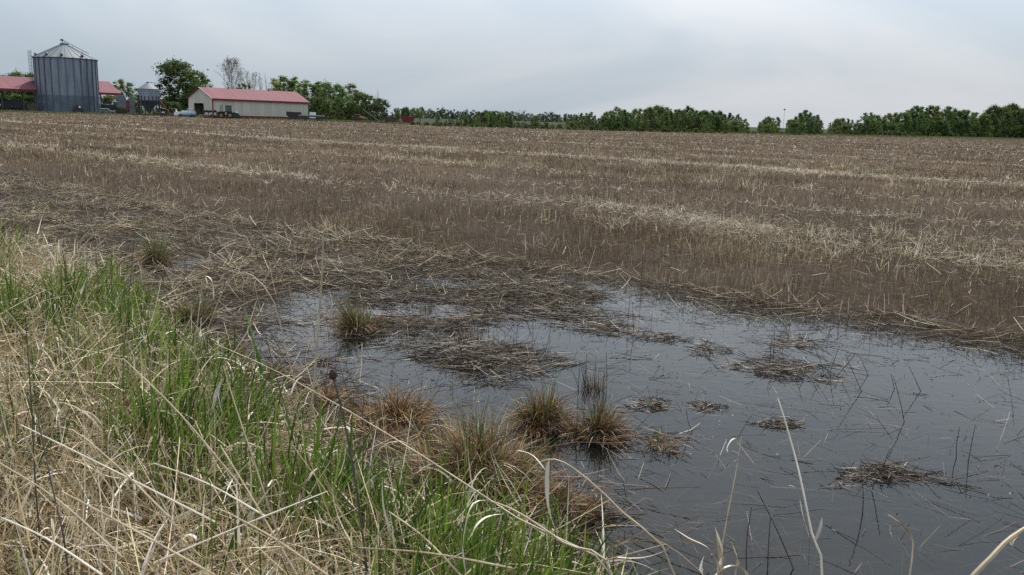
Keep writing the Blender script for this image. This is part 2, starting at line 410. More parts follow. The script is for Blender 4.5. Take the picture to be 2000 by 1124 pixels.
link('puddle_water', mesh_np('puddle_water', V, np.stack([ii, ii + 1, ii + nx + 1, ii + nx], 1)), M_WATER, kind='structure')

# ------------------------------------------------------------------ stubble field
WIND = [(13.0, 1.1, .7), (17.5, .7, .35), (22.5, 1.0, .5), (32.2, 1.5, 1.25), (37, .8, .3), (42.0, 1.2, .55), (52, 1.4, .7), (61, 1.2, .5), (71.5, 1.5, .7), (82, 1.3, .5), (93, 1.8, .8), (108, 1.6, .6), (124, 2.0, .8), (142, 2, .7), (165, 2, .7)]
def windrow(x, y):
    u = x * NU[0] + y * NU[1]; v = x * NV[0] + y * NV[1]
    u = u + 1.1 * (vnoise(v * 0.09, u * 0.02, 60) - 0.5) + 0.5 * (vnoise(v * 0.5, u * 0.5, 61) - 0.5)
    f = 0
    for c, w, s in WIND:
        ww = w * (1 + (0.6 * sstep(-3, 5, x) if c == 13.0 else 0))
        f = f + s * np.exp(-((u - c) / ww) ** 2)
    return np.clip(f * (0.08 + 1.75 * fbm(v * 0.28, u * 1.0, 62, 4) ** 1.9), 0, 1)
def sample(n, r0, r1, a0=-40, a1=40, p=1.0):
    q = RNG.random(n); r = (r0 ** (1 + p) + q * (r1 ** (1 + p) - r0 ** (1 + p))) ** (1 / (1 + p))
    a = np.radians(U(a0, a1, n)); return r * np.sin(a), r * np.cos(a), r
def build_stubble():
    parts_stand, parts_lie = [], []
    for (n, r0, r1, p, w0, w1, segs) in ((330000, 6.3, 16, 0.2, .0022, .0036, 2), (230000, 16, 42, -0.2, .006, .012, 1), (240000, 42, 110, -0.4, .016, .035, 1), (190000, 110, 262, -0.2, .045, .09, 1)):
        x, y, r = sample(n, r0, r1, -41, 41, p)
        fs = field_side(x, y) + 0.25 * (vnoise(x * 2, y * 2, 8) - 0.5)
        wr = windrow(x, y)
        drill = 0.5 + 0.5 * np.cos(2 * math.pi * (x * NU[0] + y * NU[1]) / 0.19)
        patch = fbm(x * 0.5, y * 0.5, 70)
        bare = sstep(0.50, 0.66, fbm(x * 0.28, y * 0.5, 74))
        keep = (fs > -0.15) & (RNG.random(n) < (0.35 + 0.65 * sstep(-.1, .9, fs + .8 * (vnoise(x * 1.7, y * 1.7, 77) - .5))) * (1 - 0.85 * wr) * (1 - 0.8 * bare) * (0.10 + 1.15 * patch) * np.where(r < 30, 0.35 + 0.65 * drill, 1))
        # farm yard is not stubble
        keep &= ~((x < -18) & (y > 205 - 0.18 * (x + 18)))
        x, y, r, patch, wr = x[keep], y[keep], r[keep], patch[keep], wr[keep]; n = len(x)
        z = height(x, y) - 0.01
        w = w0 + (w1 - w0) * (r - r0) / (r1 - r0) * U(0.7, 1.4, n)
        hh = U(0.05, 0.19, n) * (0.22 + 1.15 * fbm(x * 1.1, y * 1.1, 76, 4)) * (1 - 0.45 * wr) * (0.55 + 0.45 * sstep(-.1, 1.6, fs[keep]))
        pale = RNG.random(n) < 0.07 + 0.35 * wr + 0.20 * (vnoise(x * 0.8, y * 0.25, 71) > 0.62)
        c = np.where(pale[:, None], pal(n, STRAW, [4, 3, 1, 2]), pal(n, BROWN, [4, 4, 3, 1]))
        th = np.abs(RNG.normal(0, 0.22, n)) + (RNG.random(n) < 0.10) * U(0.2, 1.2, n) + 0.5 * wr * RNG.random(n)
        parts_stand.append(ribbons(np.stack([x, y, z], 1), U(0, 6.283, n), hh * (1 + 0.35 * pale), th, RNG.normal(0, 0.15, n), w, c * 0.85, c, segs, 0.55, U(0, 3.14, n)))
    for (n, r0, r1, p, l0, l1, w0, w1) in ((120000, 6.5, 20, 0.3, .04, .22, .003, .006), (120000, 20, 60, 0.0, .06, .2, .008, .018), (90000, 60, 230, -0.3, .12, .35, .03, .07)):
        x, y, r = sample(n, r0, r1, -41, 41, p)
        fs = field_side(x, y); wr = windrow(x, y)
        keep = (fs > 0.0) & (RNG.random(n) < 0.06 + 1.3 * wr) & ~((x < -18) & (y > 205 - 0.18 * (x + 18)))
        x, y, r, wr = x[keep], y[keep], r[keep], wr[keep]; n = len(x)
        z = height(x, y) + U(0.005, 0.03, n) + wr * U(0, 0.09, n)
        w = w0 + (w1 - w0) * (r - r0) / (r1 - r0)
        c = np.where((RNG.random(n) < 0.25 + 0.75 * wr)[:, None], pal(n, [(.55, .47, .33), (.38, .31, .21), (.72, .65, .52)], [3, 2, 3]), pal(n, BROWN, [3, 4, 3, 1.5]))
        parts_lie.append(ribbons(np.stack([x, y, z], 1), U(0, 6.283, n), U(l0, l1, n), np.where(RNG.random(n) < .35, U(.2, 1.2, n), U(1.2, 1.62, n)), RNG.normal(0, 0.15, n), w, c, c, 1, 0.8, U(0, 3.14, n)))
    # broken pale stems splaying out in small bunches
    x, y, r = sample(1500, 7, 45, -40, 41, 0.1); wr = windrow(x, y)
    k = (field_side(x, y) > -.2) & (RNG.random(1500) < .12 + 1.2 * wr); x, y, r = x[k], y[k], r[k]
    idx = np.repeat(np.arange(len(x)), RNG.integers(4, 15, len(x))); n = len(idx); sp_ = U(.05, .25, len(x))[idx]
    bx, by = x[idx] + RNG.normal(0, 1, n) * sp_, y[idx] + RNG.normal(0, 1, n) * sp_ * .6
    c = pal(n, [(.60, .52, .36), (.74, .67, .52), (.42, .34, .21)], [4, 3, 2])
    parts_stand.append(ribbons(np.stack([bx, by, height(bx, by)], 1), U(0, 6.28, n), U(.09, .26, n), np.clip(RNG.normal(.5, .4, n), 0, 1.4), RNG.normal(0, .2, n), .0035 + .00035 * r[idx], c, c, 2, .7, U(0, 3.14, n)))
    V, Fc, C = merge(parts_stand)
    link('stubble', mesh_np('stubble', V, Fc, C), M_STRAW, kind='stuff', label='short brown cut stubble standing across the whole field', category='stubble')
    V, Fc, C = merge(parts_lie)
    link('straw_litter', mesh_np('straw_litter', V, Fc, C), M_STRAW, kind='stuff', label='pale chopped straw lying in long rows across the stubble field', category='straw')
build_stubble()

# ------------------------------------------------------------------ wet margin, floating bits
def build_margin():
    parts = []
    n = 300000
    x, y, r = sample(n, 3.2, 24, -42, 42, 0.25)
    ms = sdf(x, y, MARSH); pu = sdf(x, y, PUDDLE); gr = sdf(x, y, BANK); fs = field_side(x, y)
    z = height(x, y)
    d = 0.95 * (ms < 0.15) + 0.7 * ((pu > -0.25) & (pu < 0.5)) + 0.95 * ((fs > -0.9) & (fs < 0.35)) + 0.95 * (gr < 0.25)
    keep = (RNG.random(n) < np.clip(d, 0, 1) * np.where(z < 0.0, 0.16, 1.0) * (0.3 + 1.1 * fbm(x * 1.3, y * 1.3, 80))) & (fs < 0.45)
    keep &= ~((pu < -0.35) & (RNG.random(n) < 0.9))
    x, y, z, r = x[keep], y[keep], z[keep], r[keep]; n = len(x)
    zz = np.maximum(z, 0.0) + U(0.0, 0.035, n)
    dry = sstep(0.0, 0.07, z)
    c = np.where((RNG.random(n) < 0.10 + 0.30 * dry * sstep(2.0, -3.5, x))[:, None], pal(n, STRAW, [5, 2, 1, 4]), pal(n, [(0.034, 0.025, 0.017), (0.07, 0.049, 0.031), (0.135, 0.092, 0.056), (0.26, 0.19, 0.12)], [3, 4, 4, 1.4]))
    th = np.where(RNG.random(n) < 0.05, U(0.1, 1.0, n), U(1.25, 1.6, n))
    parts.append(ribbons(np.stack([x, y, zz], 1), RNG.normal(-0.75, 1.0, n) + (RNG.random(n) < 0.5) * math.pi, U(0.07, 0.42, n), th, RNG.normal(0, 0.25, n), U(.0026, .0062, n), c, c, 2, 0.6, U(0, 3.14, n)))
    V, Fc, C = merge(parts)
    link('flattened_litter', mesh_np('flattened_litter', V, Fc, C), M_STRAW, kind='stuff', label='dark flattened dead stems matted over the boggy ground by the puddle', category='plant litter')
    # bits on and in the water
    n = 5600
    x, y, r = sample(n, 2.8, 12.5, -20, 42, 0.35)
    pu = sdf(x, y, PUDDLE); z = height(x, y)
    k = (pu < 0.02) & (z < 0.01) & (RNG.random(n) < 0.25 + 0.9 * fbm(x * 1.1, y * 1.1, 83) * sstep(2.6, 7.5, y - 0.35 * x + 1.4)); x, y = x[k], y[k]; n = len(x)
    c = pal(n, WETC, [5, 4, 1, .15]); L_ = U(0.05, 0.34, n) * np.where(RNG.random(n) < 0.35, 0.25, 1)
    A = ribbons(np.stack([x, y, U(-0.004, 0.008, n)], 1), U(0, 6.283, n), L_, U(1.46, 1.62, n), RNG.normal(0, 0.16, n), U(.002, .0045, n), c, c, 2, 0.7, RNG.normal(0, 1.0, n))
    link('floating_straw', mesh_np('floating_straw', *A), M_DAMP, kind='stuff', label='short wet straw bits floating all over the puddle', category='straw')
    n = 5200
    x, y, r = sample(n, 2.6, 8.5, -20, 42, 0.2)
    k = (sdf(x, y, PUDDLE) < -0.15); x, y = x[k], y[k]; n = len(x)
    c = pal(n, [(0.22, 0.18, 0.13), (0.13, 0.105, 0.075), (0.34, 0.29, 0.21)], [3, 4, 1])
    A = ribbons(np.stack([x, y, U(-0.075, -0.012, n)], 1), U(0, 6.283, n), U(0.08, 0.45, n), U(1.5, 1.62, n), RNG.normal(0, 0.25, n), U(.0015, .004, n), c, c, 2, 0.7, U(-.5, .5, n))
    link('submerged_straw', mesh_np('submerged_straw', *A), M_STRAW, kind='stuff', label='pale drowned straw lying under the clear puddle water', category='straw')
    # thin standing stems along the far shore
    n = 15000
    x, y, r = sample(n, 5.0, 13, -25, 42, 0.5)
    pu = sdf(x, y, PUDDLE); k = (pu < 0.3) & ((pu > -0.35) | (RNG.random(n) < 0.02)) & (y > 5.6 - 0.25 * x) & (field_side(x, y) > -1.1); x, y = x[k], y[k]; n = len(x)
    c = pal(n, WETC, [3, 4, 4, 1])
    A = ribbons(np.stack([x, y, np.minimum(height(x, y), 0) - 0.01], 1), U(0, 6.283, n), U(0.05, 0.24, n), np.abs(RNG.normal(0, 0.2, n)), RNG.normal(0, 0.3, n), U(.002, .0038, n), c, c, 2, 0.5, U(0, 3.1, n))
    link('drowned_stubble', mesh_np('drowned_stubble', *A), M_STRAW, kind='stuff', label='thin dark drowned stems standing along the far side of the puddle', category='stubble')
    # drifts of dead stems over the back and left of the puddle
    n = 150000
    x, y, r = sample(n, 4.6, 13, -22, 30, 0.4)
    pu = sdf(x, y, PUDDLE)
    lim = 0.62 * sstep(1.6, -1.6, x - 0.55 * (y - 7.5)) * sstep(5.4, 6.4, y + .25 * x) + 0.42 * np.exp(-((x - (0.9 + (8.6 - y) * 0.95)) / .55) ** 2) * sstep(5.8, 6.6, y)
    nz = fbm(x * 1.25 + 3 + .3 * y, y * 3.6, 120, 4)
    q = sstep(0.0, 0.13, nz - (0.80 - 0.435 * lim))
    k = (pu < 0.2) & (RNG.random(n) < q); x, y, q = x[k], y[k], q[k]; n = len(x)
    z = np.maximum(height(x, y), 0) + 0.002 + q * U(0, 1, n) ** 1.5 * 0.06
    c = pal(n, [(0.045, 0.033, 0.023), (0.085, 0.06, 0.04), (0.16, 0.115, 0.075), (0.36, 0.30, 0.20)], [3, 4, 4, 1.4])
    A = ribbons(np.stack([x, y, z], 1), RNG.normal(-0.3, 0.75, n) + (RNG.random(n) < .5) * math.pi, U(.05, .30, n), np.where(RNG.random(n) < .05, U(.1, 1.1, n), RNG.normal(1.53, .11, n)), RNG.normal(0, .3, n), U(.0025, .0058, n), c, c, 2, .6, U(0, 3.14, n))
    link('drifted_stems', mesh_np('drifted_stems', *A), M_DAMP, kind='stuff', label='dark dead stems drifted into mats over the back of the puddle', category='plant litter')
    # wet debris crumbs and leaf scraps
    n = 17000
    x, y, r = sample(n, 4.0, 12.5, -25, 42, 0.5)
    pu = sdf(x, y, PUDDLE); k = (pu < 0.35) & ((pu > -0.7) | (RNG.random(n) < 0.12)) & (y > 4.6 - 0.3 * x); x, y = x[k], y[k]; n = len(x)
    c = pal(n, [(0.12, 0.075, 0.035), (0.06, 0.05, 0.025), (0.2, 0.16, 0.11), (0.10, 0.11, 0.04)], [4, 3, 2, 1])
    A = ribbons(np.stack([x, y, np.maximum(height(x, y), 0) + U(0.0, 0.02, n)], 1), U(0, 6.283, n), U(0.006, 0.022, n), U(1.0, 1.9, n), RNG.normal(0, 0.9, n), U(.003, .009, n), c, c, 2, 0.5, RNG.normal(0, 0.6, n))
    link('wet_leaf_scraps', mesh_np('wet_leaf_scraps', *A), M_WET, kind='stuff', label='wet brown leaf scraps along the puddle shore', category='leaf litter')
build_margin()

# ------------------------------------------------------------------ foreground bank grass
def build_bank():
    def pts(n, pad, r1=15, r0=1.75, p=0.0, a0=-48, a1=22):
        x, y, r = sample(n, r0, r1, a0, a1, p)
        g = sdf(x, y, GRASS) + 0.3 * (fbm(x * 1.5, y * 1.5, 90) - 0.5)
        k = g < pad
        return x[k], y[k], r[k], g[k]
    P = []
    # matted dead straw
    x, y, r, g = pts(62000, 0.1, 14, p=-0.45); n = len(x)
    lift = U(0, 1, n) ** 1.6 * 0.26 * sstep(0.2, -0.8, g) * (0.5 + fbm(x * 1.2, y * 1.2, 95))
    c = pal(n, STRAW, [4, 4, 3, 2])
    rdg = np.exp(-((g + .55) / .4) ** 2) * sstep(7.5, 5.5, y); k = RNG.random(n) > .5 * rdg; x, y, g, lift, c = x[k], y[k], g[k], lift[k], c[k]; n = len(x)
    P.append(ribbons(np.stack([x, y, height(x, y) + lift], 1), np.where(RNG.random(n) < .6, RNG.normal(-0.75, 0.35, n), U(0, 6.28, n)) + (RNG.random(n) < 0.35) * math.pi, U(0.12, 0.68, n) * (.35 + .65 * sstep(0, -.5, g)), np.clip(RNG.normal(1.38, 0.22, n), 0.5, 1.75), RNG.normal(0.2, 0.5, n), U(.0022, .0060, n), c, c * U(.85, 1.15, n)[:, None], 3, 0.5, U(0, 3.14, n)))
    # upright dead stems and leaves
    x, y, r, g = pts(40000, 0.0, 15, p=-0.2); n = len(x)
    hgt = U(0.16, 0.56, n) * (0.45 + 0.55 * sstep(0.1, -1.0, g)); c = pal(n, STRAW, [4, 4, 3, 2])
    P.append(ribbons(np.stack([x, y, height(x, y)], 1), RNG.normal(-0.5, 1.3, n), hgt, np.abs(RNG.normal(0.1, 0.3, n)), RNG.normal(0.5, 0.6, n), U(.002, .006, n), c, c, 4, 0.25, U(0, 3.14, n)))
    # curled pale leaf blades
    x, y, r, g = pts(13000, 0.0, 12, p=-0.3); n = len(x)
    c = pal(n, [(0.60, 0.53, 0.40), (0.48, 0.40, 0.27), (0.68, 0.63, 0.53)], [3, 3, 2])
    P.append(ribbons(np.stack([x, y, height(x, y) + U(0.02, 0.3, n)], 1), U(0, 6.28, n), U(0.08, 0.28, n), U(0.2, 1.6, n), RNG.normal(0.9, 1.1, n), U(.004, .011, n), c, c, 5, 0.1, RNG.normal(0, 0.7, n)))
    V = merge([P[0]]); link('matted_dead_grass', mesh_np('matted_dead_grass', *V), M_STRAW, kind='stuff', label='matted pale dead grass lying on the near bank', category='dead grass')
    V = merge([P[1]]); link('upright_dead_grass', mesh_np('upright_dead_grass', *V), M_STRAW, kind='stuff', label='upright tan dead grass stems on the near bank', category='dead grass')
    V = merge([P[2]]); link('curled_dead_leaves', mesh_np('curled_dead_leaves', *V), M_STRAW, kind='stuff', label='curled pale dead grass leaves on the near bank', category='dead grass')
    # green blades, growing in clumps
    cx, cy, cr_, cg = pts(3000, -0.1, 13, p=-0.2)
    ridge = 0.58 * np.exp(-((cg + 0.42) / 0.45) ** 2) * sstep(6.0, 4.9, cy) + 0.34 * sstep(-2.0, -3.2, cx) * sstep(3.6, 4.6, cy) + 0.16
    k = RNG.random(len(cx)) < np.clip(ridge, 0, 1) * (0.12 + 0.95 * sstep(.42, .56, vnoise(cx * 2.0, cy * 2.0, 97))); cx, cy, cg = cx[k], cy[k], cg[k]
    nb = RNG.integers(14, 46, len(cx)); idx = np.repeat(np.arange(len(cx)), nb); n = len(idx)
    x = cx[idx] + RNG.normal(0, .065, n); y = cy[idx] + RNG.normal(0, .065, n)
    tone = RNG.choice(4, len(cx), p=[.3, .3, .28, .12])
    c = np.asarray(GREEN)[np.where(RNG.random(n) < .6, tone[idx], RNG.choice(4, n))] * (1 + RNG.normal(0, .15, (n, 1)))
    c = np.clip(c, .006, .9); hgt = U(0.22, 0.62, n) * (0.6 + 0.4 * sstep(0, -0.5, cg[idx])) * U(.75, 1.1, len(cx))[idx]
    G = ribbons(np.stack([x, y, height(x, y)], 1), RNG.normal(-0.3, 1.5, n), hgt, np.abs(RNG.normal(0.05, 0.17, n)), RNG.normal(0.40, 0.42, n), U(.006, .0155, n), c * np.array([1.15, 1.0, 1.0]), c, 5, 0.05, RNG.normal(0, 0.9, n), 2.2)
    link('green_grass', mesh_np('green_grass', *G), M_GREEN, kind='stuff', label='fresh green grass blades growing through the dead grass on the near bank', category='grass')
build_bank()
# rough grass along the farm yard and the far field edge
def build_verge():
    n = 46000
    px = U(-120, 2150, n)
    base = np.interp(px, [-120, 0, 300, 600, 860, 1200, 1500, 1800, 2150], [217, 219, 226, 236, 246, 256, 263, 268, 275])
    x = np.empty(n); y = np.empty(n)
    Y = 1.75 * F / np.maximum(base - hor(px), 4) ; Y = np.clip(Y, 170, 320) + U(-4, 16, n) * np.where(px < 760, 2.2, 1.0)
    Y = np.where(px < 760, np.clip(Y, 203, 330), Y)
    x = (px - 1000) / F * Y / cP; y = Y
    c = pal(n, [(0.10, 0.13, 0.03), (0.16, 0.15, 0.06), (0.20, 0.17, 0.09), (0.06, 0.085, 0.025)], [4, 3, 2, 3])
    A = ribbons(np.stack([x, y, np.full(n, 0.03)], 1), U(0, 6.28, n), U(0.15, 0.5, n), np.abs(RNG.normal(0, 0.4, n)), RNG.normal(0, 0.3, n), U(.08, .25, n), c, c, 1, 0.2, U(0, 3.14, n))
    link('verge_grass', mesh_np('verge_grass', *A), M_GREEN, kind='stuff', label='rough green grass along the far edge of the field', category='grass')
build_verge()

# ------------------------------------------------------------------ trees
def leaf_cloud(clumps, per, size, cols, w, spread=1.0, jit=0.22):
    """clumps: list of (centre, radius). leaf-sized quads spread through every clump"""
    Cn = np.array([c for c, _ in clumps]); R = np.array([r for _, r in clumps])
    idx = np.repeat(np.arange(len(clumps)), per); n = len(idx)
    d = RNG.normal(0, 1, (n, 3)); d /= np.linalg.norm(d, axis=1)[:, None]
    rad = R[idx] * np.minimum(np.abs(RNG.normal(0, .68, n)), 1.5) * spread
    p = Cn[idx] + d * rad[:, None] * np.array([1, 1, 0.8])
    a = RNG.normal(0, 1, (n, 3)); a /= np.linalg.norm(a, axis=1)[:, None]
    b = np.cross(a, RNG.normal(0, 1, (n, 3))); b /= np.linalg.norm(b, axis=1)[:, None] + 1e-9
    s = size * U(0.6, 1.4, n)[:, None]
    V = np.stack([p - a * s, p - b * s * 0.55, p + a * s, p + b * s * 0.55], 1).reshape(-1, 3)
    cc = (pal(len(clumps), cols, w, jit * .6)[idx] * .6 + pal(n, cols, w, jit) * .4) * U(0.75, 1.25, n)[:, None]
    return V, np.arange(n * 4).reshape(-1, 4), np.repeat(cc, 4, axis=0)
LEAFC = [(0.050, 0.095, 0.026), (0.078, 0.128, 0.032), (0.034, 0.066, 0.022), (0.12, 0.155, 0.045)]
def limbs(mb, p, d, L, r, depth, ends, spread, up, kids, n=5):
    segs = 3; pts = [p]; rad = [r]; q = Vector(p); dd = Vector(d).normalized()
    for k in range(segs):
        dd = (dd + Vector((random.gauss(0, .10), random.gauss(0, .10), random.gauss(0, .06) + up * 0.08))).normalized()
        q = q + dd * (L / segs); pts.append(tuple(q)); rad.append(max(r * (1 - 0.55 * (k + 1) / segs), 0.0008))
    mb.path(pts, rad, n)
    if depth == 0: ends.append((np.array(q), L)); return
    for k in range(kids):
        t = 0.35 + 0.65 * (k + 1) / kids; i = min(int(t * segs), segs - 1); f = t * segs - i
        b = Vector(pts[i]).lerp(Vector(pts[i + 1]), f)
        a = random.uniform(0, 6.283); o = dd.orthogonal().normalized(); o2 = dd.cross(o)
        nd = (dd + (o * math.cos(a) + o2 * math.sin(a)) * spread * random.uniform(0.7, 1.3) + Vector((0, 0, up * .25))).normalized()
        limbs(mb, tuple(b), nd, L * random.uniform(0.55, 0.78), r * 0.5, depth - 1, ends, spread, up, kids, 4 if depth > 1 else 3)
def make_proto(kind, seed):
    random.seed(seed)
    mb = MB(); ends = []
    if kind == 'aspen':
        limbs(mb, (0, 0, 0), (random.gauss(0, .03), random.gauss(0, .03), 1), 0.72, 0.016, 2, ends, 0.55, 1.0, 5)
        cl = []
        for z in np.linspace(0.08, 0.95, 44):
            a = random.uniform(0, 6.283); R = random.uniform(.25, 1) * (0.20 * math.sin(math.pi * min(1, (z + .12) / 1.1) ** .9) + .025)
            cl.append(((R * math.cos(a), R * math.sin(a), z), random.uniform(.07, .125) * (1.1 - .45 * z)))
        cr = leaf_cloud(cl, 95, 0.019, LEAFC, [4, 3, 4, 1], jit=0.25)
    elif kind == 'ash':
        limbs(mb, (0, 0, 0), (random.gauss(0, .03), 0, 1), 0.6, 0.02, 2, ends, 0.6, 1.0, 5)
        cl = []
        for k in range(70):
            z = random.uniform(.05, .95); a = random.uniform(0, 6.283); R = random.uniform(.15, 1) * (0.25 * math.sin(math.pi * min(1, (z + .2) / 1.2) ** 1.1) + .03)
            cl.append(((R * math.cos(a), R * math.sin(a), z), random.uniform(.05, .10) * (1.1 - .35 * z)))
        cr = leaf_cloud(cl, 85, 0.016, [(0.105, 0.16, 0.036), (0.075, 0.125, 0.03), (0.145, 0.19, 0.05), (0.045, 0.08, 0.022)], [4, 3, 2, 2], jit=0.25)
    elif kind == 'broad':
        limbs(mb, (0, 0, 0), (0, 0, 1), 0.5, 0.028, 2, ends, 0.75, 0.9, 5)
        cl = []
        for k in range(120):
            a = random.uniform(0, 6.283); z = random.uniform(0.10, 0.94); R = 0.37 * math.sqrt(max(.01, 1 - ((z - .52) / .44) ** 2)) * random.uniform(0.15, 1.0) ** .6
            cl.append(((R * math.cos(a), R * math.sin(a), z), random.uniform(.07, .125)))
        cr = leaf_cloud(cl, 95, 0.018, LEAFC, [4, 4, 3, 2], jit=0.28)
    elif kind == 'willow':
        limbs(mb, (0, 0, 0), (0, 0, 1), 0.5, 0.03, 2, ends, 0.6, 0.9, 4)
        cl = []
        for k in range(75):
            a = random.uniform(0, 6.283); z = random.uniform(0.08, 0.93); R = 0.34 * math.sqrt(max(0.02, 1 - (z - .35) ** 2 / 0.40)) * random.uniform(0.4, 1.0)
            cl.append(((R * math.cos(a), R * math.sin(a), z), random.uniform(.05, .10)))
        cr = leaf_cloud(cl, 90, 0.016, [(0.06, 0.10, 0.022), (0.045, 0.08, 0.018)], [1, 1], jit=0.18)
    elif kind == 'flat':
        limbs(mb, (0, 0, 0), (.1, 0, 1), 0.55, 0.03, 2, ends, 0.9, 0.4, 5)
        cl = [((random.gauss(0, .32), random.gauss(0, .3), random.gauss(0.78, .10)), random.uniform(.07, .12)) for k in range(38)]
        cr = leaf_cloud(cl, 60, 0.022, LEAFC, [4, 3, 3, 2])
    elif kind == 'shrub':
        for k in range(5):
            limbs(mb, (random.gauss(0, .12), random.gauss(0, .12), 0), (random.gauss(0, .4), random.gauss(0, .4), 1), 0.5, 0.018, 1, ends, 0.6, 0.6, 3)
        cl = []
        for k in range(46):
            a = random.uniform(0, 6.283); z = random.uniform(0.06, 0.9); R = 0.62 * math.sqrt(max(0.02, 1 - (z / 1.0) ** 2)) * random.uniform(0.2, 1.0)
            cl.append(((R * math.cos(a), R * math.sin(a), z), random.uniform(.12, .21)))
        cr = leaf_cloud(cl, 75, 0.034, [(0.05, 0.085, 0.022), (0.075, 0.115, 0.03), (0.035, 0.06, 0.02), (0.10, 0.12, 0.045)], [4, 3, 3, 2], jit=0.25)
    elif kind == 'bare':
        mb.path([(0, 0, 0), (.006, 0, .3), (-.004, .004, .6), (.004, 0, .95)], [.017, .013, .008, .002], 6)
        for k in range(30):
            z = .26 + .66 * (k / 29) ** .9; a = k * 2.4 + random.uniform(-.4, .4); ln = .30 * math.sin(math.pi * min(1, .22 + .78 * (z - .2) / .85)) + .05
            limbs(mb, (0, 0, z), (math.cos(a) * .75, math.sin(a) * .75, .85), ln * .75, .0042, 2, ends, .6, 1.0, 4, 4)
        cr = leaf_cloud([(tuple(e), 0.022) for e, _ in ends], 14, 0.0055, [(0.09, 0.10, 0.04), (0.12, 0.11, 0.06)], [1, 1])
    elif kind == 'dead':
        limbs(mb, (0, 0, 0), (0.05, 0, 1), 0.5, 0.013, 3, ends, 0.42, 1.4, 4, 6)
        cr = None
    elif kind == 'sparse':
        limbs(mb, (0, 0, 0), (0, 0, 1), 0.6, 0.016, 3, ends, 0.55, 1.0, 5)
        cr = leaf_cloud([(tuple(e), 0.05) for e, _ in ends], 5, 0.014, [(0.10, 0.12, 0.05), (0.13, 0.13, 0.07)], [1, 1])
    zm = max(v[2] for v in mb.v); lim = {'bare': 1.0, 'dead': 1.0, 'sparse': .97, 'shrub': .7, 'flat': .8}.get(kind, .86); k = lim / zm
    mb.v = [(x * k, y * k, z * k) for x, y, z in mb.v]
    if cr is not None:
        if kind in ('bare', 'sparse'): cr = (cr[0] * k, cr[1], cr[2])
        else: cr = (cr[0] * np.array([1, 1, 1.0 / np.percentile(cr[0][:, 2], 99)]), cr[1], cr[2])
    tm = bpy.data.meshes.new('trunk'); tm.from_pydata(mb.v, [], mb.f); tm.update(); tm.polygons.foreach_set('use_smooth', [True] * len(tm.polygons))
    tm.materials.append(M_BARK_PALE if kind in ('bare', 'dead', 'sparse') else M_BARK)
    cm = None
    if cr is not None:
        cm = mesh_np('crown', *cr); cm.materials.append(M_LEAF)
    return tm, cm
PROTO = {k: [make_proto(k, 100 + 17 * i + 7 * j) for j in range(n)] for i, (k, n) in enumerate((('ash', 4), ('aspen', 5), ('broad', 4), ('willow', 2), ('flat', 1), ('shrub', 4), ('bare', 2), ('dead', 2), ('sparse', 2)))}
random.seed(21)
def tree(kind, px, top, base, Y, label, group=None, cat='tree', name=None, wide=1.0, var=None):
    """one tree standing at distance Y; top and base are its rows in the photo, giving its height"""
    b = wp(px, base, Y); h = max(0.8, wp(px, top, Y)[2])
    tm, cm = PROTO[kind][random.randrange(len(PROTO[kind])) if var is None else var]
    nm = name or {'shrub': 'shrub', 'bare': 'bare_tree', 'dead': 'dead_tree'}.get(kind, 'leafy_tree')
    o = thing(nm, label, cat, (b[0], Y, -0.05), random.uniform(0, 6.28), group)
    hk = h
    o.scale = (hk * wide, hk * wide, hk)
    link('trunk' if kind != 'shrub' else 'stems', tm, None, o)
    if cm: link('crown' if kind != 'shrub' else 'foliage', cm, None, o)
    return o
def clump_label(front, where, f, kind='aspen'):
    kd = {'aspen': 'narrow', 'ash': 'light green', 'broad': 'rounded', 'shrub': 'low bushy'}[kind]
    end = 'at the left end of ' if f < .25 else ('left of the middle of ' if f < .5 else ('right of the middle of ' if f < .75 else 'at the right end of '))
    return kd + (' front row tree ' if front else  ' back row tree ') + end + where
SEGS = [  # px range, skyline, wood name, tree pitch px
    ((862, 1000), [(862, 236), (890, 229), (905, 227), (920, 225), (935, 220), (950, 217), (968, 218), (985, 222), (1002, 223)], 'the low wood', 8),
    ((1106, 1462), [(1106, 231), (1125, 222), (1150, 220), (1168, 226), (1185, 217), (1200, 210), (1220, 216), (1250, 215), (1270, 213), (1290, 208), (1312, 210), (1340, 210), (1362, 214), (1387, 217), (1420, 222), (1445, 225), (1464, 233)], 'the long middle wood', 8),
    ((1480, 1524), [(1480, 236), (1490, 231), (1505, 229), (1518, 226), (1526, 236)], 'the clump left of the mast', 7.5),
    ((1540, 1606), [(1540, 231), (1552, 223), (1565, 218), (1580, 217), (1592, 223), (1606, 236)], 'the clump right of the mast', 7.5),
    ((1618, 2040), [(1618, 241), (1635, 230), (1655, 230), (1672, 231), (1692, 218), (1712, 228), (1735, 222), (1752, 224), (1770, 213), (1800, 208), (1830, 211), (1862, 209), (1882, 211), (1902, 217), (1922, 215), (1945, 207), (1970, 208), (2000, 205), (2040, 207)], 'the big corner wood', 9)]
def basey(px): return float(np.interp(px, [0, 300, 600, 860, 1200, 1500, 1800, 2000, 2200], [219, 226, 237, 247, 257, 263, 268, 271.5, 275]))
def dist(px): return float(np.clip(1.75 * F / (basey(px) - hor(px)), 170, 320))
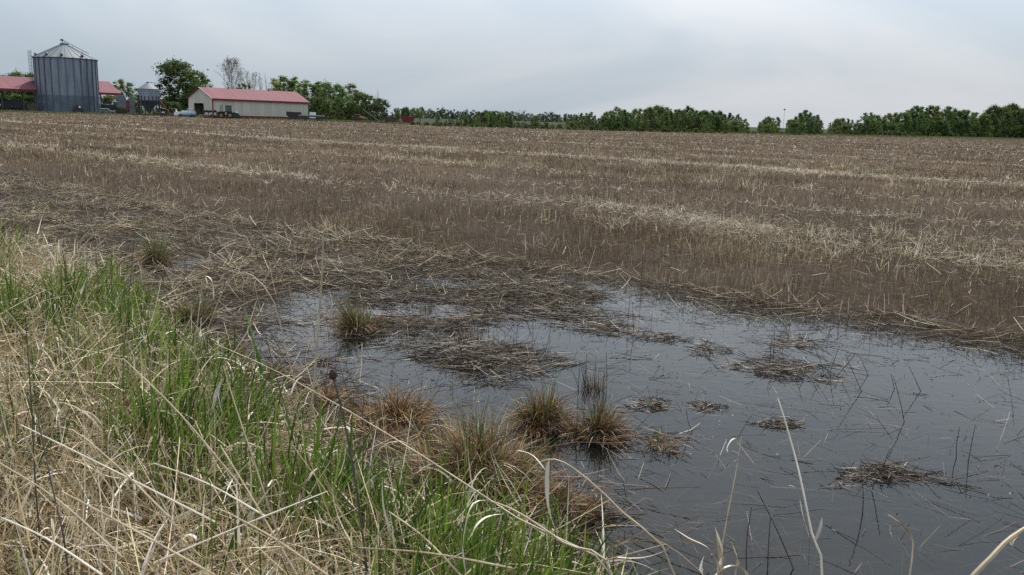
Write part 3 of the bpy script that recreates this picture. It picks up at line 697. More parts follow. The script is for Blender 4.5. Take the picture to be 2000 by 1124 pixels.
for (a, b), sky_, where, pitch in SEGS:
    xs, ys = zip(*sky_)
    for row, (dy, hs) in enumerate(((18, (0.82, 1.06)), (7, (0.55, 0.88)))):
        px = a + random.uniform(0, 4) + row * pitch / 2
        while px < b:
            bt = basey(px); tp = float(np.interp(px, xs, ys)); k = random.uniform(*hs)
            kind = random.choice(['aspen', 'aspen', 'ash', 'ash', 'broad'])
            if row == 1 and random.random() < 0.15: kind = 'shrub'; k *= 0.8
            tree(kind, px, bt - (bt - tp) * k, bt, dist(px) + dy + random.uniform(-5, 6), clump_label(row == 1, where, (px - a) / (b - a), kind), 'trees of ' + where, wide=random.uniform(0.8, 1.35) * (0.75 if kind == 'broad' else 1.0))
            px += pitch * random.uniform(0.7, 1.35)
# scrub along the foot of the woods
px = 806.0
while px < 2040:
    if not (1610 < px < 1616):
        bt = basey(px); hgt = random.uniform(5, 10) if not (995 < px < 1110) else random.uniform(8, 15)
        tree('shrub', px, bt - hgt, bt, dist(px) + random.uniform(-3, 3), 'low green scrub bush at the foot of ' + next((w for (p, q), _, w, _ in SEGS if px < q), 'the big corner wood'), 'scrub along the far field edge', 'bush', wide=random.uniform(1.0, 1.7))
    px += random.uniform(9, 17)
tree('shrub', 1548, 239, 262, dist(1548) - 5, 'bright yellow-green rounded bush in front of the clump past the light mast', None, 'bush', wide=1.0, var=0)
tree('sparse', 1012, 213, 250, dist(1012) + 2, 'pale half-leafed tree at the end of the low far wood', wide=1.0)
tree('sparse', 996, 218, 250, dist(996) + 9, 'thin grey half-leafed tree beside the pale tree of the low wood', wide=.9)
tree('shrub', 1046, 227, 251, dist(1046) - 2, 'dark dense rounded bush standing alone between two far woods', None, 'bush', wide=0.8)
tree('sparse', 1095, 225, 254, dist(1095), 'thin pale sapling with an airy crown before the long far wood', wide=.9)
tree('dead', 1108, 231, 254, dist(1108), 'small bare grey tree beside the pale sapling', wide=1)
tree('aspen', 854, 222, 246, 178, 'small narrow leafy tree alone at the field edge past the grain cart', wide=1.1)
tree('flat', 822, 213, 245, 186, 'flat-topped spreading small tree just past the red grain cart', wide=0.95)
tree('broad', 792, 210, 240, 200, 'small dense tree standing behind the red grain cart', wide=0.8)
tree('dead', 765, 212, 238, 206, 'thin twiggy sapling behind the rusty crate wagon', wide=.7)
# distant blue-green ridge of trees
def far_wood():
    cl = []
    for px in np.arange(770, 1125, 2.0):
        Y = random.uniform(900, 1000); p = wp(px, hor(px), Y); hh = random.uniform(4, 9.5) * (1.2 if px < 900 else 1)
        for z in np.arange(1, hh, 1.6): cl.append(((p[0] + random.uniform(-3, 3), Y, z), random.uniform(1.5, 2.4)))
    A = leaf_cloud(cl, 24, 0.8, [(0.05, 0.075, 0.04), (0.04, 0.06, 0.035)], [1, 1])
    link('far_woods', mesh_np('far_woods', *A), M_LEAF, kind='stuff', label='far-off hazy wood along the horizon', category='woods')
far_wood()
# farm trees
tree('broad', 350, 122, 224, 262, 'largest broad leafy tree between the hopper bin and the barn', wide=1.3, var=0)
tree('willow', 386, 144, 226, 256, 'dense dark rounded tree directly behind the barn gable', wide=1.25, var=0)
tree('bare', 455, 109, 226, 272, 'tall nearly bare tree standing alone above the barn roof', wide=.85, var=0)
tree('sparse', 488, 134, 227, 266, 'half-dead tree with leaves low down behind the barn roof', wide=.85, var=0)
tree('willow', 478, 165, 227, 262, 'low rounded leafy tree showing just above the barn ridge', wide=.9, var=1)
tree('dead', 517, 135, 228, 268, 'slender bare grey tree above the far half of the barn roof', wide=1.1, var=0)
FT = [(538, 156, 'ash', 'light green tree just clear of the barn ridge'), (556, 151, 'ash', 'tallest leafy tree beyond the far end of the barn'), (578, 153, 'ash', 'leafy tree rising over the lower corner of the barn roof'),
      (600, 159, 'ash', 'leafy tree above the barn eave corner'), (622, 162, 'ash', 'leafy tree next to the barn end wall'), (645, 164, 'broad', 'dark rounded tree beyond the header trailer'),
      (666, 174, 'ash', 'lower leafy tree in the middle of the farm thicket'), (685, 165, 'ash', 'pointed leafy tree in the farm thicket'), (703, 182, 'broad', 'rounded leafy tree above the red baler'), (722, 188, 'ash', 'leafy tree over the long auger'), (742, 194, 'broad', 'last leafy tree at the open end of the farm thicket')]
for px, tp, k, lb in FT:
    tree(k, px, tp, 233 + (px - 540) * .03, 250 + random.uniform(-4, 10), lb, wide=1.2 if k == 'broad' else 1.35)
for px, tp, lb in ((641, 159, 'bare twigs of a dead tree poking above the thicket'), (735, 171, 'grey dead tree at the open end of the farm thicket'), (749, 196, 'leaning dead snag past the farm thicket'), (686, 160, 'thin bare treetop above the pointed thicket tree')):
    tree('dead', px, tp, 235, 252, lb, wide=.8)
for px, tp, lb in ((618, 190, 'big dark shrub against the barn end'), (640, 196, 'shrub behind the header trailer'), (663, 193, 'pale green shrub in the middle of the thicket front'), (686, 200, 'shrub behind the red baler'), (708, 204, 'shrub behind the long auger'), (730, 203, 'bushy shrub at the thicket end'), (648, 216, 'low bush beside the header trailer'), (668, 219, 'low leafy bush at the thicket foot'), (752, 222, 'low bush beside the rusty crate wagon'), (775, 221, 'hedge bush between the crate wagon and the red grain cart')):
    tree('shrub', px, tp, 236 + (px - 620) * .03, 238 - (6 if tp > 214 else 0), lb, None, 'bush', wide=0.85)
for px, tp, Y, k, lb in ((22, 150, 330, 'broad', 'rounded tree behind the shed roof near the frame edge'), (47, 144, 335, 'broad', 'broad tree showing above the shed roof beside the grain bin'), (72, 147, 340, 'broad', 'tree half hidden by the big grain bin ladder'),
                         (236, 157, 318, 'ash', 'pale leafy tree rising behind the shed end'), (256, 163, 322, 'ash', 'pale leafy tree just left of the hopper bin'), (275, 185, 300, 'willow', 'low tree behind the hopper bin')):
    tree(k, px, tp, 218, Y, lb, wide=1.3 if k != 'willow' else 1.0)
for px, tp, lb in ((8, 186, 'bush seen through the open shed nearest the frame edge'), (36, 184, 'bush seen between the shed posts'), (62, 188, 'dark bush behind the last shed posts by the bin'), (215, 188, 'bush behind the open shed end'), (318, 196, 'dark bush behind the rusty auger'), (340, 200, 'bush between the rusty auger and blue tank'), (262, 200, 'bush between the dryer and the hopper bin')):
    tree('shrub', px, tp, 219, 300 if px < 300 else 245, lb, None, 'bush', wide=1.1)

# ------------------------------------------------------------------ buildings
def at(px, Y):
    d = ray(px, hor(px) + 8); return np.array([d[0] / d[1] * Y, Y])
PHI = math.radians(53)
AX, NF = np.array([math.cos(PHI), math.sin(PHI)]), np.array([math.sin(PHI), -math.cos(PHI)])
def build_barn():
    A = at(416, 210); Lb, W, hw, rise = 28.6, 10.0, 4.65, 2.45
    o = thing('pole_barn', 'long cream barn with pink-red metal roof and dark red trim', 'barn', (A[0], A[1], 0), PHI)
    # local: x along barn, y into depth (0 front wall .. W back wall)
    MB().box(0.12, Lb - .12, 0, 0.12, 0.75, hw).build('front_wall', M_SIDING, o)
    MB().box(0.12, Lb - .12, W - .12, W, 0.75, hw).build('back_wall', M_SIDING, o)
    d0, d1, dh = 3.6, 7.6, 3.45
    g = MB()
    for y0, y1 in ((0, d0), (d1, W)): g.prism([(y0, 0), (y1, 0), (y1, hw + rise * (1 - abs(y1 - W / 2) / (W / 2))), (y0, hw + rise * (1 - abs(y0 - W / 2) / (W / 2)))], 0, 0.12)
    g.prism([(d0, dh), (d1, dh), (d1, hw + rise * (1 - abs(d1 - W / 2) / (W / 2))), (W / 2, hw + rise), (d0, hw + rise * (1 - abs(d0 - W / 2) / (W / 2)))], 0, 0.12)
    g.v = [(y, x, z) for x, y, z in g.v]
    g.build('gable_wall', plain('cream_siding_gable', (0.46, 0.45, 0.385), 0.55, var=0.16, scale=1.0, streak=(1.3, 1.3, 0.12)), o)
    e = MB().prism([(0, 0), (W, 0), (W, hw), (W / 2, hw + rise), (0, hw)], 0, 0.12); e.v = [(y + Lb - .12, x, z) for x, y, z in e.v]; e.build('end_wall', M_SIDING, o)
    MB().box(0.12, Lb - .12, -0.04, 0.1, 0, 0.75).build('skirting', M_TRIM, o)
    for nm, s in (('front', 1), ('back', -1)):
        r = MB(); ov = 0.35
        ye, ze = -ov, hw - ov * rise / (W / 2)
        pr = [(ye, ze), (W / 2, hw + rise), (W / 2, hw + rise + .14), (ye, ze + .14)]
        if s < 0: pr = [(W - y, z) for y, z in pr][::-1]
        r.prism(pr, -0.35, Lb + .35); r.v = [(y, x, z + .02) for x, y, z in r.v]
        r.build('roof_slope', M_RED, o)
    MB().box(-.4, Lb + .4, -.42, -.36, hw - .42, hw - .06).build('eave_fascia', M_TRIM, o)
    MB().box(-.05, .16, -.06, .16, 0, hw - .1).build('corner_trim', M_TRIM, o)
    MB().box(-.05, .12, W - .12, W + .05, 0, hw - .1).build('corner_trim', M_TRIM, o)
    for s in (1, -1):
        t = MB(); y0 = -.38 if s > 0 else W + .38
        t.tube((-.4, y0, hw - .1), (-.4, W / 2, hw + rise + .1), 0.08, n=4); t.build('rake_trim', M_TRIM, o)
    MB().box(-.02, .0, d0 - .15, d0, 0, dh + .15).box(-.02, .0, d1, d1 + .15, 0, dh + .15).box(-.02, .0, d0, d1, dh, dh + .15).build('door_frame', M_SIDING, o)
    MB().box(-.06, -.02, d1 + .16, W - .2, 0.1, dh).build('sliding_door', M_SIDING, o)
    MB().box(.2, Lb - .3, .3, W - .3, 0.0, .05).build('earth_floor', M_POST, o)
    for k in (8, 20):
        MB().lathe([(.16, 0), (.16, .5), (.28, .5), (.05, .75)], 10, (k, W / 2, hw + rise)).build('roof_vent', M_GREYP, o)
build_barn()
def build_shed():
    E = at(236, 272); E = E - NF * 0  # front eave, open end
    Ls, W, hw, rise = 52, 13.0, 6.3, 3.3
    o = thing('open_shed', 'long open-sided shed with pink-red metal roof on posts behind the grain bin', 'shed', (E[0], E[1], 0), PHI)
    for s in (1, -1):
        pr = [(-.5, hw - .25), (W / 2, hw + rise), (W / 2, hw + rise + .15), (-.5, hw - .1)]
        if s < 0: pr = [(W - y, z) for y, z in pr][::-1]
        r = MB().prism(pr, -Ls, 0.3); r.v = [(y, x, z) for x, y, z in r.v]; r.build('roof_slope', M_RED, o)
    MB().box(-Ls, .3, -.58, -.52, hw - .75, hw - .1).build('eave_fascia', M_TRIM, o)
    g = MB().prism([(0.2, hw - .1), (W - .2, hw - .1), (W / 2, hw + rise - .1)], 0, 0.12); g.v = [(y, x, z) for x, y, z in g.v]; g.build('gable_panel', M_TRIM, o)
    for k in range(10):
        x = -0.4 - k * 5.6
        for y in (0.1, W - .1):
            MB().box(x - .16, x + .16, y - .16, y + .16, 0, hw - .2 + .0).build('post', M_POST, o)
        b = MB().box(x - .06, x + .06, .2, W - .2, hw - .5, hw - .2); b.build('truss_beam', M_POST, o)
    MB().box(-14, -.3, W - .1, W - .02, 0.2, 3.4).build('back_boarding', M_POST, o)
    MB().tube((-4, W / 2, hw + rise), (-4, W / 2, hw + rise + 1.9), .22, n=8).build('vent_pipe', M_DARK, o)
build_shed()
def build_bin():
    Y = 258; c = at(134.5, Y); s = Y / F
    R, hw, rise = 54.0 * s, 15.3, 3.8
    o = thing('grain_bin', 'large round galvanised steel grain bin with conical ribbed roof', 'grain bin', (c[0], c[1], 0), 0.1)
    zl = 4.9
    nst = 26
    # wall sheets between stiffeners
    for k in range(nst):
        a0, a1 = 2 * math.pi * k / nst, 2 * math.pi * (k + 1) / nst
        for (z0, z1, m, rr) in ((0, zl, M_GALV_LOW, R), (zl, hw, M_GALV, R - .03)):
            vs = []; q = 4
            for z in (z0, z1):
                for j in range(q + 1):
                    a = a0 + (a1 - a0) * j / q; vs.append((rr * math.cos(a), rr * math.sin(a), z))
            fs = [(j, j + 1, j + q + 2, j + q + 1) for j in range(q)]
            MB().add(vs, fs).build('wall_sheet', m, o, smooth=True)
        a = a0; w = .11
        ca, sa = math.cos(a), math.sin(a)
        st = MB().box(R - .05, R + .16, -w, w, 0, hw + .05); st.v = [(x * ca - y * sa, x * sa + y * ca, z) for x, y, z in st.v]; st.build('stiffener', M_STIFF, o)
        Re, Rt = R + .35, 1.1
        am = (a0 + a1) / 2
        MB().add([(Re * math.cos(a0), Re * math.sin(a0), hw - .05), (Re * math.cos(am), Re * math.sin(am), hw - .02), (Re * math.cos(a1), Re * math.sin(a1), hw - .05), (Rt * math.cos(a1), Rt * math.sin(a1), hw + rise), (Rt * math.cos(am), Rt * math.sin(am), hw + rise + .02), (Rt * math.cos(a0), Rt * math.sin(a0), hw + rise)], [(0, 1, 4, 5), (1, 2, 3, 4)]).build('roof_panel', M_ROOFSTEEL, o)
        MB().tube((Re * ca, Re * sa, hw), (Rt * ca, Rt * sa, hw + rise + .06), .10, .07, 5).build('roof_rib', M_STIFF, o)
    MB().lathe([(R + .02, hw - .25), (R + .38, hw - .2), (R + .38, hw - .05), (R, hw)], 52).build('eave_ring', M_STIFF, o, smooth=True)
    MB().lathe([(1.15, hw + rise - .1), (1.2, hw + rise + .35), (1.0, hw + rise + .55), (.01, hw + rise + .65)], 16).build('roof_cap', M_ROOFSTEEL, o)
    t = MB().tube((-.6, -.3, hw + rise + 1.5), (R * .86, -1.2, hw + 1.5), .09, n=6)
    for f in (.12, .4, .75): 
        p = Vector((-.6, -.3, hw + rise + 1.5)).lerp(Vector((R * .86, -1.2, hw + 1.6)), f); t.tube(p, (p.x, p.y, p.z - 1.0), .05, n=5)
    t.build('roof_handrail', M_STIFF, o)
    MB().box(-.9, -.2, -.4, .0, hw + rise + 1.1, hw + rise + 1.6).tube((-.4, -.2, hw + rise + .5), (-.4, -.2, hw + rise + 1.2), .12, n=6).build('lifting_spout', M_STIFF, o)
    for a in (-1.86, -1.32, -.6, -2.6):
        rr = R * .93; MB().lathe([(.3, 0), (.3, .7), (.55, .7), (.1, 1.05)], 10, (rr * math.cos(a), rr * math.sin(a), hw + .2)).build('roof_vent', M_DARK, o)
    # caged ladder on the side, standing clear of the wall
    al = math.radians(196); lx, ly = (R + .55) * math.cos(al), (R + .55) * math.sin(al)
    ld = MB()
    for q in (-.28, .28): ld.tube((lx, ly + q, .5), (lx, ly + q, hw + 2.0), .05, n=5)
    ld.build('ladder_rail', M_STIFF, o)
    rg = MB()
    for z in np.arange(.8, hw + .2, .45): rg.tube((lx, ly - .28, z), (lx, ly + .28, z), .035, n=4)
    rg.build('ladder_rungs', M_STIFF, o, kind='stuff')
    cg = MB()
    for z in np.arange(3.0, hw + 1.9, .9):
        pts = [(lx - .75 * math.sin(b), ly + .45 * math.cos(b), z) for b in np.linspace(0, math.pi, 7)]; cg.path(pts, .035, 4)
    for b in (.8, 1.57, 2.3): cg.tube((lx - .75 * math.sin(b), ly + .45 * math.cos(b), 3.0), (lx - .75 * math.sin(b), ly + .45 * math.cos(b), hw + 1.9), .03, n=4)
    cg.build('ladder_cage', M_STIFF, o)
    # aeration fan by the foot
    af = math.radians(-52); fx, fy = (R + 1.0) * math.cos(af), (R + 1.0) * math.sin(af)
    f = MB().lathe([(.15, -.5), (1.05, -.5), (1.05, .5), (.15, .5)], 18, (fx, fy, 1.25), 'y').box(fx - 1.7, fx - .5, fy - .4, fy + .7, .2, 1.3); f.build('aeration_fan', M_DARK, o)
    MB().lathe([(.01, -.62), (.3, -.6), (.3, -.5)], 12, (fx + .35, fy, 1.75), 'y').build('fan_motor', M_WHITE, o)
    MB().lathe([(R + .5, -.1), (R + .5, .18), (R - .1, .2)], 52).build('concrete_base', M_GREYP, o)
build_bin()
def build_hopper():
    Y = 234; c = at(292, Y); s = Y / F; R, hw = 18.4 * s, 50 * s
    o = thing('hopper_bin', 'small round galvanised bin on dark legs between big bin and barn', 'hopper bin', (c[0], c[1], 0))
    zl = 28 * s
    MB().lathe([(R, zl), (R, hw)], 32).build('drum', M_GALV, o, smooth=True)
    n = 16
    for k in range(n):
        a0, a1 = 2 * math.pi * k / n, 2 * math.pi * (k + 1) / n; Re = R + .25
        MB().add([(Re * math.cos(a0), Re * math.sin(a0), hw), (Re * math.cos(a1), Re * math.sin(a1), hw), (.4 * math.cos(a1), .4 * math.sin(a1), hw + 1.6), (.4 * math.cos(a0), .4 * math.sin(a0), hw + 1.6)], [(0, 1, 2, 3)]).build('roof_panel', M_ROOFSTEEL, o)
        MB().tube((R * 1.02 * math.cos(a0), R * 1.02 * math.sin(a0), 0), (R * 1.02 * math.cos(a0), R * 1.02 * math.sin(a0), zl + 1.2), .13, n=5).build('leg', M_DARK, o)
    MB().lathe([(.42, hw + 1.55), (.42, hw + 1.8), (.01, hw + 1.85)], 12).build('roof_cap', M_STIFF, o)
    MB().lathe([(R - .02, zl), (.35, .9), (.3, .6)], 32).build('hopper_cone', M_GALV_LOW, o, smooth=True)
    MB().lathe([(R + .04, zl - .1), (R + .1, zl + .15), (R + .02, zl + .25)], 32).build('ring_beam', M_STIFF, o)
    MB().lathe([(R + .03, 1.5), (R + .09, 1.6), (R + .03, 1.7)], 32).build('brace_ring', M_DARK, o)
    MB().tube((-R - 4.2, -1.5, 3.6), (-R + .2, -1.5, 1.3), .09, n=6).build('feed_pipe', M_DARK, o)
build_hopper()

# ------------------------------------------------------------------ farm machines; local x along the picture plane, y away, z up, in photo pixels at their distance
def machine(name, label, cat, px, Y):
    c = at(px, Y); o = thing(name, label, cat, (c[0], Y, 0), -math.atan2(c[0], Y), None, Y / F)
    return o
def wheel(o, x, y, r, w, hub=M_GREYP):
    t = MB().lathe([(r * .55, -w / 2), (r * .92, -w / 2), (r, -w * .3), (r, w * .3), (r * .92, w / 2), (r * .55, w / 2), (r * .55, -w / 2)], 20, (x, y, r), 'y').build('wheel', M_TYRE, o, smooth=True)
    MB().lathe([(.01, -w * .28), (r * .2, -w * .34), (r * .56, -w * .15), (r * .56, w * .15), (.01, w * .3)], 16, (x, y, r), 'y').build('rim', hub, t)
def tractor():
    o = machine('tractor', 'dark green cab tractor with twin exhaust stacks parked by the barn corner', 'tractor', 441, 206)
    for x, r in ((-8.5, 6.4), (7.5, 6.8)):
        for y in (-6.5, 6.5): wheel(o, x, y, r, 4.4, M_YELLOW)
    MB().prism([(-16, 7), (-1, 7), (-1, 14), (-13, 13), (-16, 11)], -3, 3).build('hood', M_GREENPAINT, o, bevel=.5)
    MB().box(-14, 13, -2.4, 2.4, 4.5, 7).build('chassis', M_DARK, o)
    MB().prism([(-1, 12), (11, 12), (11.5, 15), (-1, 15)], -4.4, 4.4).build('cab_floor', M_GREENPAINT, o, bevel=.3)
    for x in (0, 10.4):
        for y in (-4.2, 4.2): MB().box(x - .4, x + .4, y - .4, y + .4, 15, 23.5).build('cab_post', M_DARK, o)
    MB().box(.5, 10, -4.1, 4.1, 15.2, 23.3).build('cab_glass', M_GLASS, o)
    MB().prism([(-1, 23.5), (11.6, 23.5), (11.2, 25.4), (-.4, 25.4)], -5, 5).build('cab_roof', M_GREENPAINT, o, bevel=.4)
    for x in (-9, -6): MB().tube((x, 1.5 if x < -7 else -1.5, 13), (x, 1.5 if x < -7 else -1.5, 25 + (x + 9)), .6, n=8).build('exhaust_stack', M_DARK, o)
    for x in (-8.5, 7.5):
        f = MB()
        for y in (-6.5, 6.5):
            pts = [(x + 7.6 * math.cos(a), 6.6 + 7.6 * math.sin(a)) for a in np.linspace(.5, 2.64, 8)]
            f.prism(pts + [(px_ * .97 + x * .03, z * .97) for px_, z in pts[::-1]], y - 2.4, y + 2.4)
        f.build('fender', M_GREENPAINT, o)
    MB().prism([(12, 3), (27, 2), (27.5, 5), (23, 11.5), (17, 13.5), (12, 12)], -6, 6).build('rear_hopper', M_GREENPAINT, o, bevel=.8)
    MB().box(18, 22, -3, 3, 12.6, 14.2).build('hopper_lid', M_WHITE, o)
tractor()
def harrow():
    o = machine('disc_harrow', 'rusty folded disc harrow beside the barn door', 'harrow', 410, 206)
    f = MB().box(-13, 13, -.6, .6, 5, 6.4).box(-13, 13, 3.5, 4.7, 5, 6.4)
    for x in (-12, -4, 4, 12): f.box(x - .5, x + .5, -.5, 4.6, 5.2, 6.2)
    f.tube((-9, 0, 6), (-11, 0, 17), .5).tube((-2, 0, 6), (-3, 0, 15.5), .5).tube((5, 0, 6), (9, 0, 16), .5).tube((11, 0, 6), (14, 0, 14), .5).tube((-11, 0, 15), (14, 0, 13), .4).tube((9, 0, 16), (17, 0, 3), .5)
    f.build('frame', M_MAROON, o)
    for k in range(9):
        x = -12 + 3 * k
        MB().lathe([(.1, -.4), (1.5, -.25), (3.2, .3), (1.5, -.1), (.1, -.2)], 14, (x, -1.5, 3.2), 'y').build('disc', M_RUST, o)
    for k in range(6):
        MB().lathe([(.1, -.4), (1.4, -.25), (2.6, .3), (1.4, -.1)], 14, (-10 + 4 * k, .8, 12.5 + (k % 2)), 'y').build('disc', M_MAROON, o)
    wheel(o, 4, -3.5, 4.2, 2.4)
harrow()
def tank_trailer():
    o = machine('tank_trailer', 'pale blue rounded tank trailer with white fittings left of the barn door', 'tank trailer', 362, 214)
    MB().lathe([(.1, -8), (2.6, -7.7), (4.6, -6), (5.2, -4), (5.2, 17), (4.6, 19), (2.6, 20.4), (.1, 20.8)], 22, (0, 0, 7.6), 'x').build('tank', M_BLUE, o, smooth=True)
    MB().box(-19, 19, -3, 3, 1.8, 2.8).build('chassis', M_DARK, o)
    MB().prism([(-20, 3), (-8.5, 3), (-8.5, 10.2), (-18, 10), (-20, 7.5)], -3.6, 3.6).build('pump_box', M_WHITE, o, bevel=.4)
    MB().tube((-16, 0, 9.5), (-16, 0, 15.5), 1.7, 1.5, 12).build('filler_dome', M_WHITE, o, smooth=True)
    f = MB()
    for x in (4, 12):
        for y in (-2, 2): f.tube((x, y, 12.3), (x, y, 16), .45, n=6)
    for y in (-2, 2): f.tube((4, y, 16), (12, y, 16), .45, n=6)
    for x in (4, 12): f.tube((x, -2, 16), (x, 2, 16), .45, n=6)
    f.build('valve_guard', M_WHITE, o)
    for x in (-10, 12):
        for y in (-4.4, 4.4): wheel(o, x, y, 3.0, 1.8)
tank_trailer()
def auger():
    o = machine('grain_auger', 'rusty orange inclined auger on a wheeled frame beside the hopper bin', 'auger', 326, 218)
    MB().tube((8, 0, 2.5), (-13.5, 0, 33), .9, n=8).build('auger_tube', M_RUST, o)
    MB().prism([(4, 1), (13, 1), (14, 6), (3, 6)], -2, 2).build('intake_hopper', M_RUST, o)
    MB().tube((-2, -3, 2), (-4, 0, 19), .45, n=6).tube((-2, 3, 2), (-4, 0, 19), .45, n=6).tube((-2, -3, 2), (8, 0, 4), .4, n=6).build('undercarriage', M_MAROON, o)
    MB().path([(8, -2, 5), (14, -2, 9), (17, -2, 6), (16.5, -2, 0)], .5).build('drawbar', M_GREYP, o)
    for y in (-3.5, 3.5): wheel(o, -2, y, 2.6, 1.4)
auger()
def small_cart():
    o = machine('transfer_cart', 'small black transfer cart with white hood at the foot of the hopper bin', 'cart', 318, 205)
    MB().prism([(-6, 3), (5, 3), (6, 7), (1, 8.5), (-5, 7)], -3, 3).build('body', M_DARK, o, bevel=.4)
    MB().prism([(-2, 8), (3, 8), (3, 10), (-1, 10.4)], -2, 2).build('hood', M_WHITE, o)
    MB().tube((-5, 0, 6), (-16, 0, 13), .7, n=6).build('spout', M_DARK, o)
    for x in (-3, 4):
        for y in (-3.4, 3.4): wheel(o, x, y, 2.4, 1.4)
small_cart()
def dryer():
    o = machine('grain_dryer', 'grey upright grain dryer with red panel between the bins', 'dryer', 244, 240)
    MB().prism([(-13, 13), (3, 13), (3, 33), (0, 37), (-9, 37), (-13, 33)], -7, 7).build('drying_column', M_GREYP, o, bevel=.4)
    for x in (-12, 2):
        for y in (-6, 6): MB().box(x - .6, x + .6, y - .6, y + .6, 0, 13).build('leg', M_DARK, o)
    MB().box(3.2, 8, -6, 6, 10, 28).build('red_panel', M_REDPAINT, o)
    MB().prism([(8.2, 2), (19, 2), (17, 26), (13, 37), (9.5, 37), (8.2, 30)], -5, 5).build('fan_housing', M_GREYP, o, bevel=.4)
    MB().lathe([(1.8, 0), (1.8, 5), (2.6, 5), (.2, 7)], 12, (-3, 0, 37)).build('exhaust_cap', M_DARK, o)
    MB().lathe([(1.5, 0), (1.5, 3), (2.2, 3), (.2, 5)], 12, (12, 0, 37)).build('exhaust_cap', M_DARK, o)
    MB().tube((15, 0, 30), (27, 0, 15), .7, n=6).build('discharge_pipe', M_DARK, o)
    MB().box(-14, 3, -6, 6, 2, 9).build('burner_box', M_MAROON, o)
dryer()
def combine():
    o = machine('combine_harvester', 'dark green combine harvester parked under the open shed end', 'combine', 214, 266)
    MB().prism([(-15, 6), (13, 6), (15, 12), (12, 17), (-15, 18)], -7, 7).build('body', M_GREENPAINT, o, bevel=.6)
    MB().prism([(-11, 18), (4, 18), (7, 23), (-13, 23)], -6, 6).build('grain_tank', M_DARK, o)
    MB().prism([(7, 17), (14, 17), (14.5, 23), (8, 23)], -5, 5).build('cab', M_GLASS, o)
    MB().prism([(5, 23), (17, 22), (17, 23.5), (5, 24.5)], -5.5, 5.5).build('cab_roof', M_WHITE, o)
    MB().prism([(14, 8), (21, 3), (21, 6), (15, 13)], -3, 3).build('feeder_house', M_GREENPAINT, o)
    for x, r in ((9, 5.6), (-10, 4)):
        for y in (-7, 7): wheel(o, x, y, r, 3, M_YELLOW)
combine()
def car():
    o = machine('parked_car', 'white and grey car parked beside the big grain bin', 'car', 210, 246)
    MB().prism([(-14, 2.2), (12.5, 2.2), (13, 4.2), (12, 5.8), (5, 6.4), (-14, 6.6)], -5.4, 5.4).build('body', M_GREYP, o, bevel=.5)
    MB().prism([(-13.5, 6.5), (4.8, 6.3), (.5, 9.8), (-11, 10)], -4.8, 4.8).build('windows', M_GLASS, o)
    MB().prism([(-12, 9.9), (.6, 9.8), (5.2, 6.5), (5.8, 7.0), (1, 10.7), (-12, 10.8)], -5, 5).build('roof', M_WHITE, o)
    MB().prism([(5.4, 6.2), (12, 5.7), (12.2, 6.3), (5.4, 6.9)], -5.2, 5.2).build('bonnet', M_WHITE, o)
    for x in (-9, 8.5):
        for y in (-5, 5): wheel(o, x, y, 2.4, 1.6)
car()
def tarp_load():
    o = machine('covered_wagon', 'long low wagon under a dark rounded cover in front of the open shed', 'wagon', 20, 250)
    pr = [(-26, 5), (34, 5), (35, 9), (30, 15), (20, 19.5), (4, 21), (-12, 20.5), (-24, 17)]
    MB().prism(pr, -7, 7).build('cover', M_TARP, o, bevel=1.5)
    MB().box(-25, 33, -5, 5, 3, 4.9).build('bed', M_DARK, o)
    for x in (-18, -6, 12, 26):
        for y in (-6, 6): wheel(o, x, y, 3.2, 2)
    MB().box(-20, -15, -7.3, -7.05, 10, 13).build('white_patch', M_WHITE, o)
tarp_load()
def pallets():
    o = machine('timber_stack', 'brown stack of boards against the left side of the big grain bin', 'timber stack', 62, 246)
    for k in range(6):
        MB().box(-7, 7, -4, 4, k * 2.4, k * 2.4 + 2.0).build('board', M_POST, o)
pallets()
def gravity_wagon():
    o = machine('gravity_wagon', 'dark maroon gravity wagon against the far end of the barn wall', 'wagon', 574, 216)
    MB().prism([(-14, 9.5), (-8, 5), (7, 5), (14, 10), (14, 15), (-14, 16.5)], -6, 6).build('hopper', M_MAROON, o)
    MB().box(-14.4, 14.4, -6.3, 6.3, 14.6, 15.8).build('top_rail', M_DARK, o)
    MB().box(-11, 11, -2, 2, 3, 4.4).build('chassis', M_DARK, o)
    for x in (-8, 8):
        for y in (-5, 5): wheel(o, x, y, 3.6, 2.2)
    for x in (-10, -3, 4, 11): MB().box(x - .5, x + .5, -6.5, -6.0, 8, 15).build('side_rib', M_DARK, o)
gravity_wagon()
def header():
    o = machine('header_trailer', 'low dark green harvester header on a trailer past the barn end', 'header', 611, 203)
    MB().prism([(-27, 4), (25, 4), (27, 7), (24, 9.5), (-27, 9.5)], -3, 3).build('header_body', M_GREENPAINT, o, bevel=.3)
    MB().box(-27, 18, -3.6, -3.1, 11, 12).box(-27, 18, 2.8, 3.3, 11, 12).build('top_bar', M_GREYP, o)
    for k in range(8): MB().tube((-26 + 6 * k, -3.3, 9.5), (-26 + 6 * k, -3.3, 11.2), .3, n=5).build('bar_support', M_DARK, o)
    MB().lathe([(1.1, -26), (1.1, 22)], 10, (0, -2, 10), 'x').build('reel', M_GREYP, o)
    MB().box(-6.5, 5, -3.4, -3.05, 6.2, 8.0).build('white_plate', M_WHITE, o)
    MB().box(-6, 6, 5, 9, 8, 17).build('white_box', M_WHITE, o)
    MB().path([(18, 0, 11), (25, 0, 14), (27, 0, 9)], .5).build('reel_arm', M_DARK, o)
    for x in (-14, 10):
        for y in (-4, 4): wheel(o, x, y, 2.6, 1.6)
header()
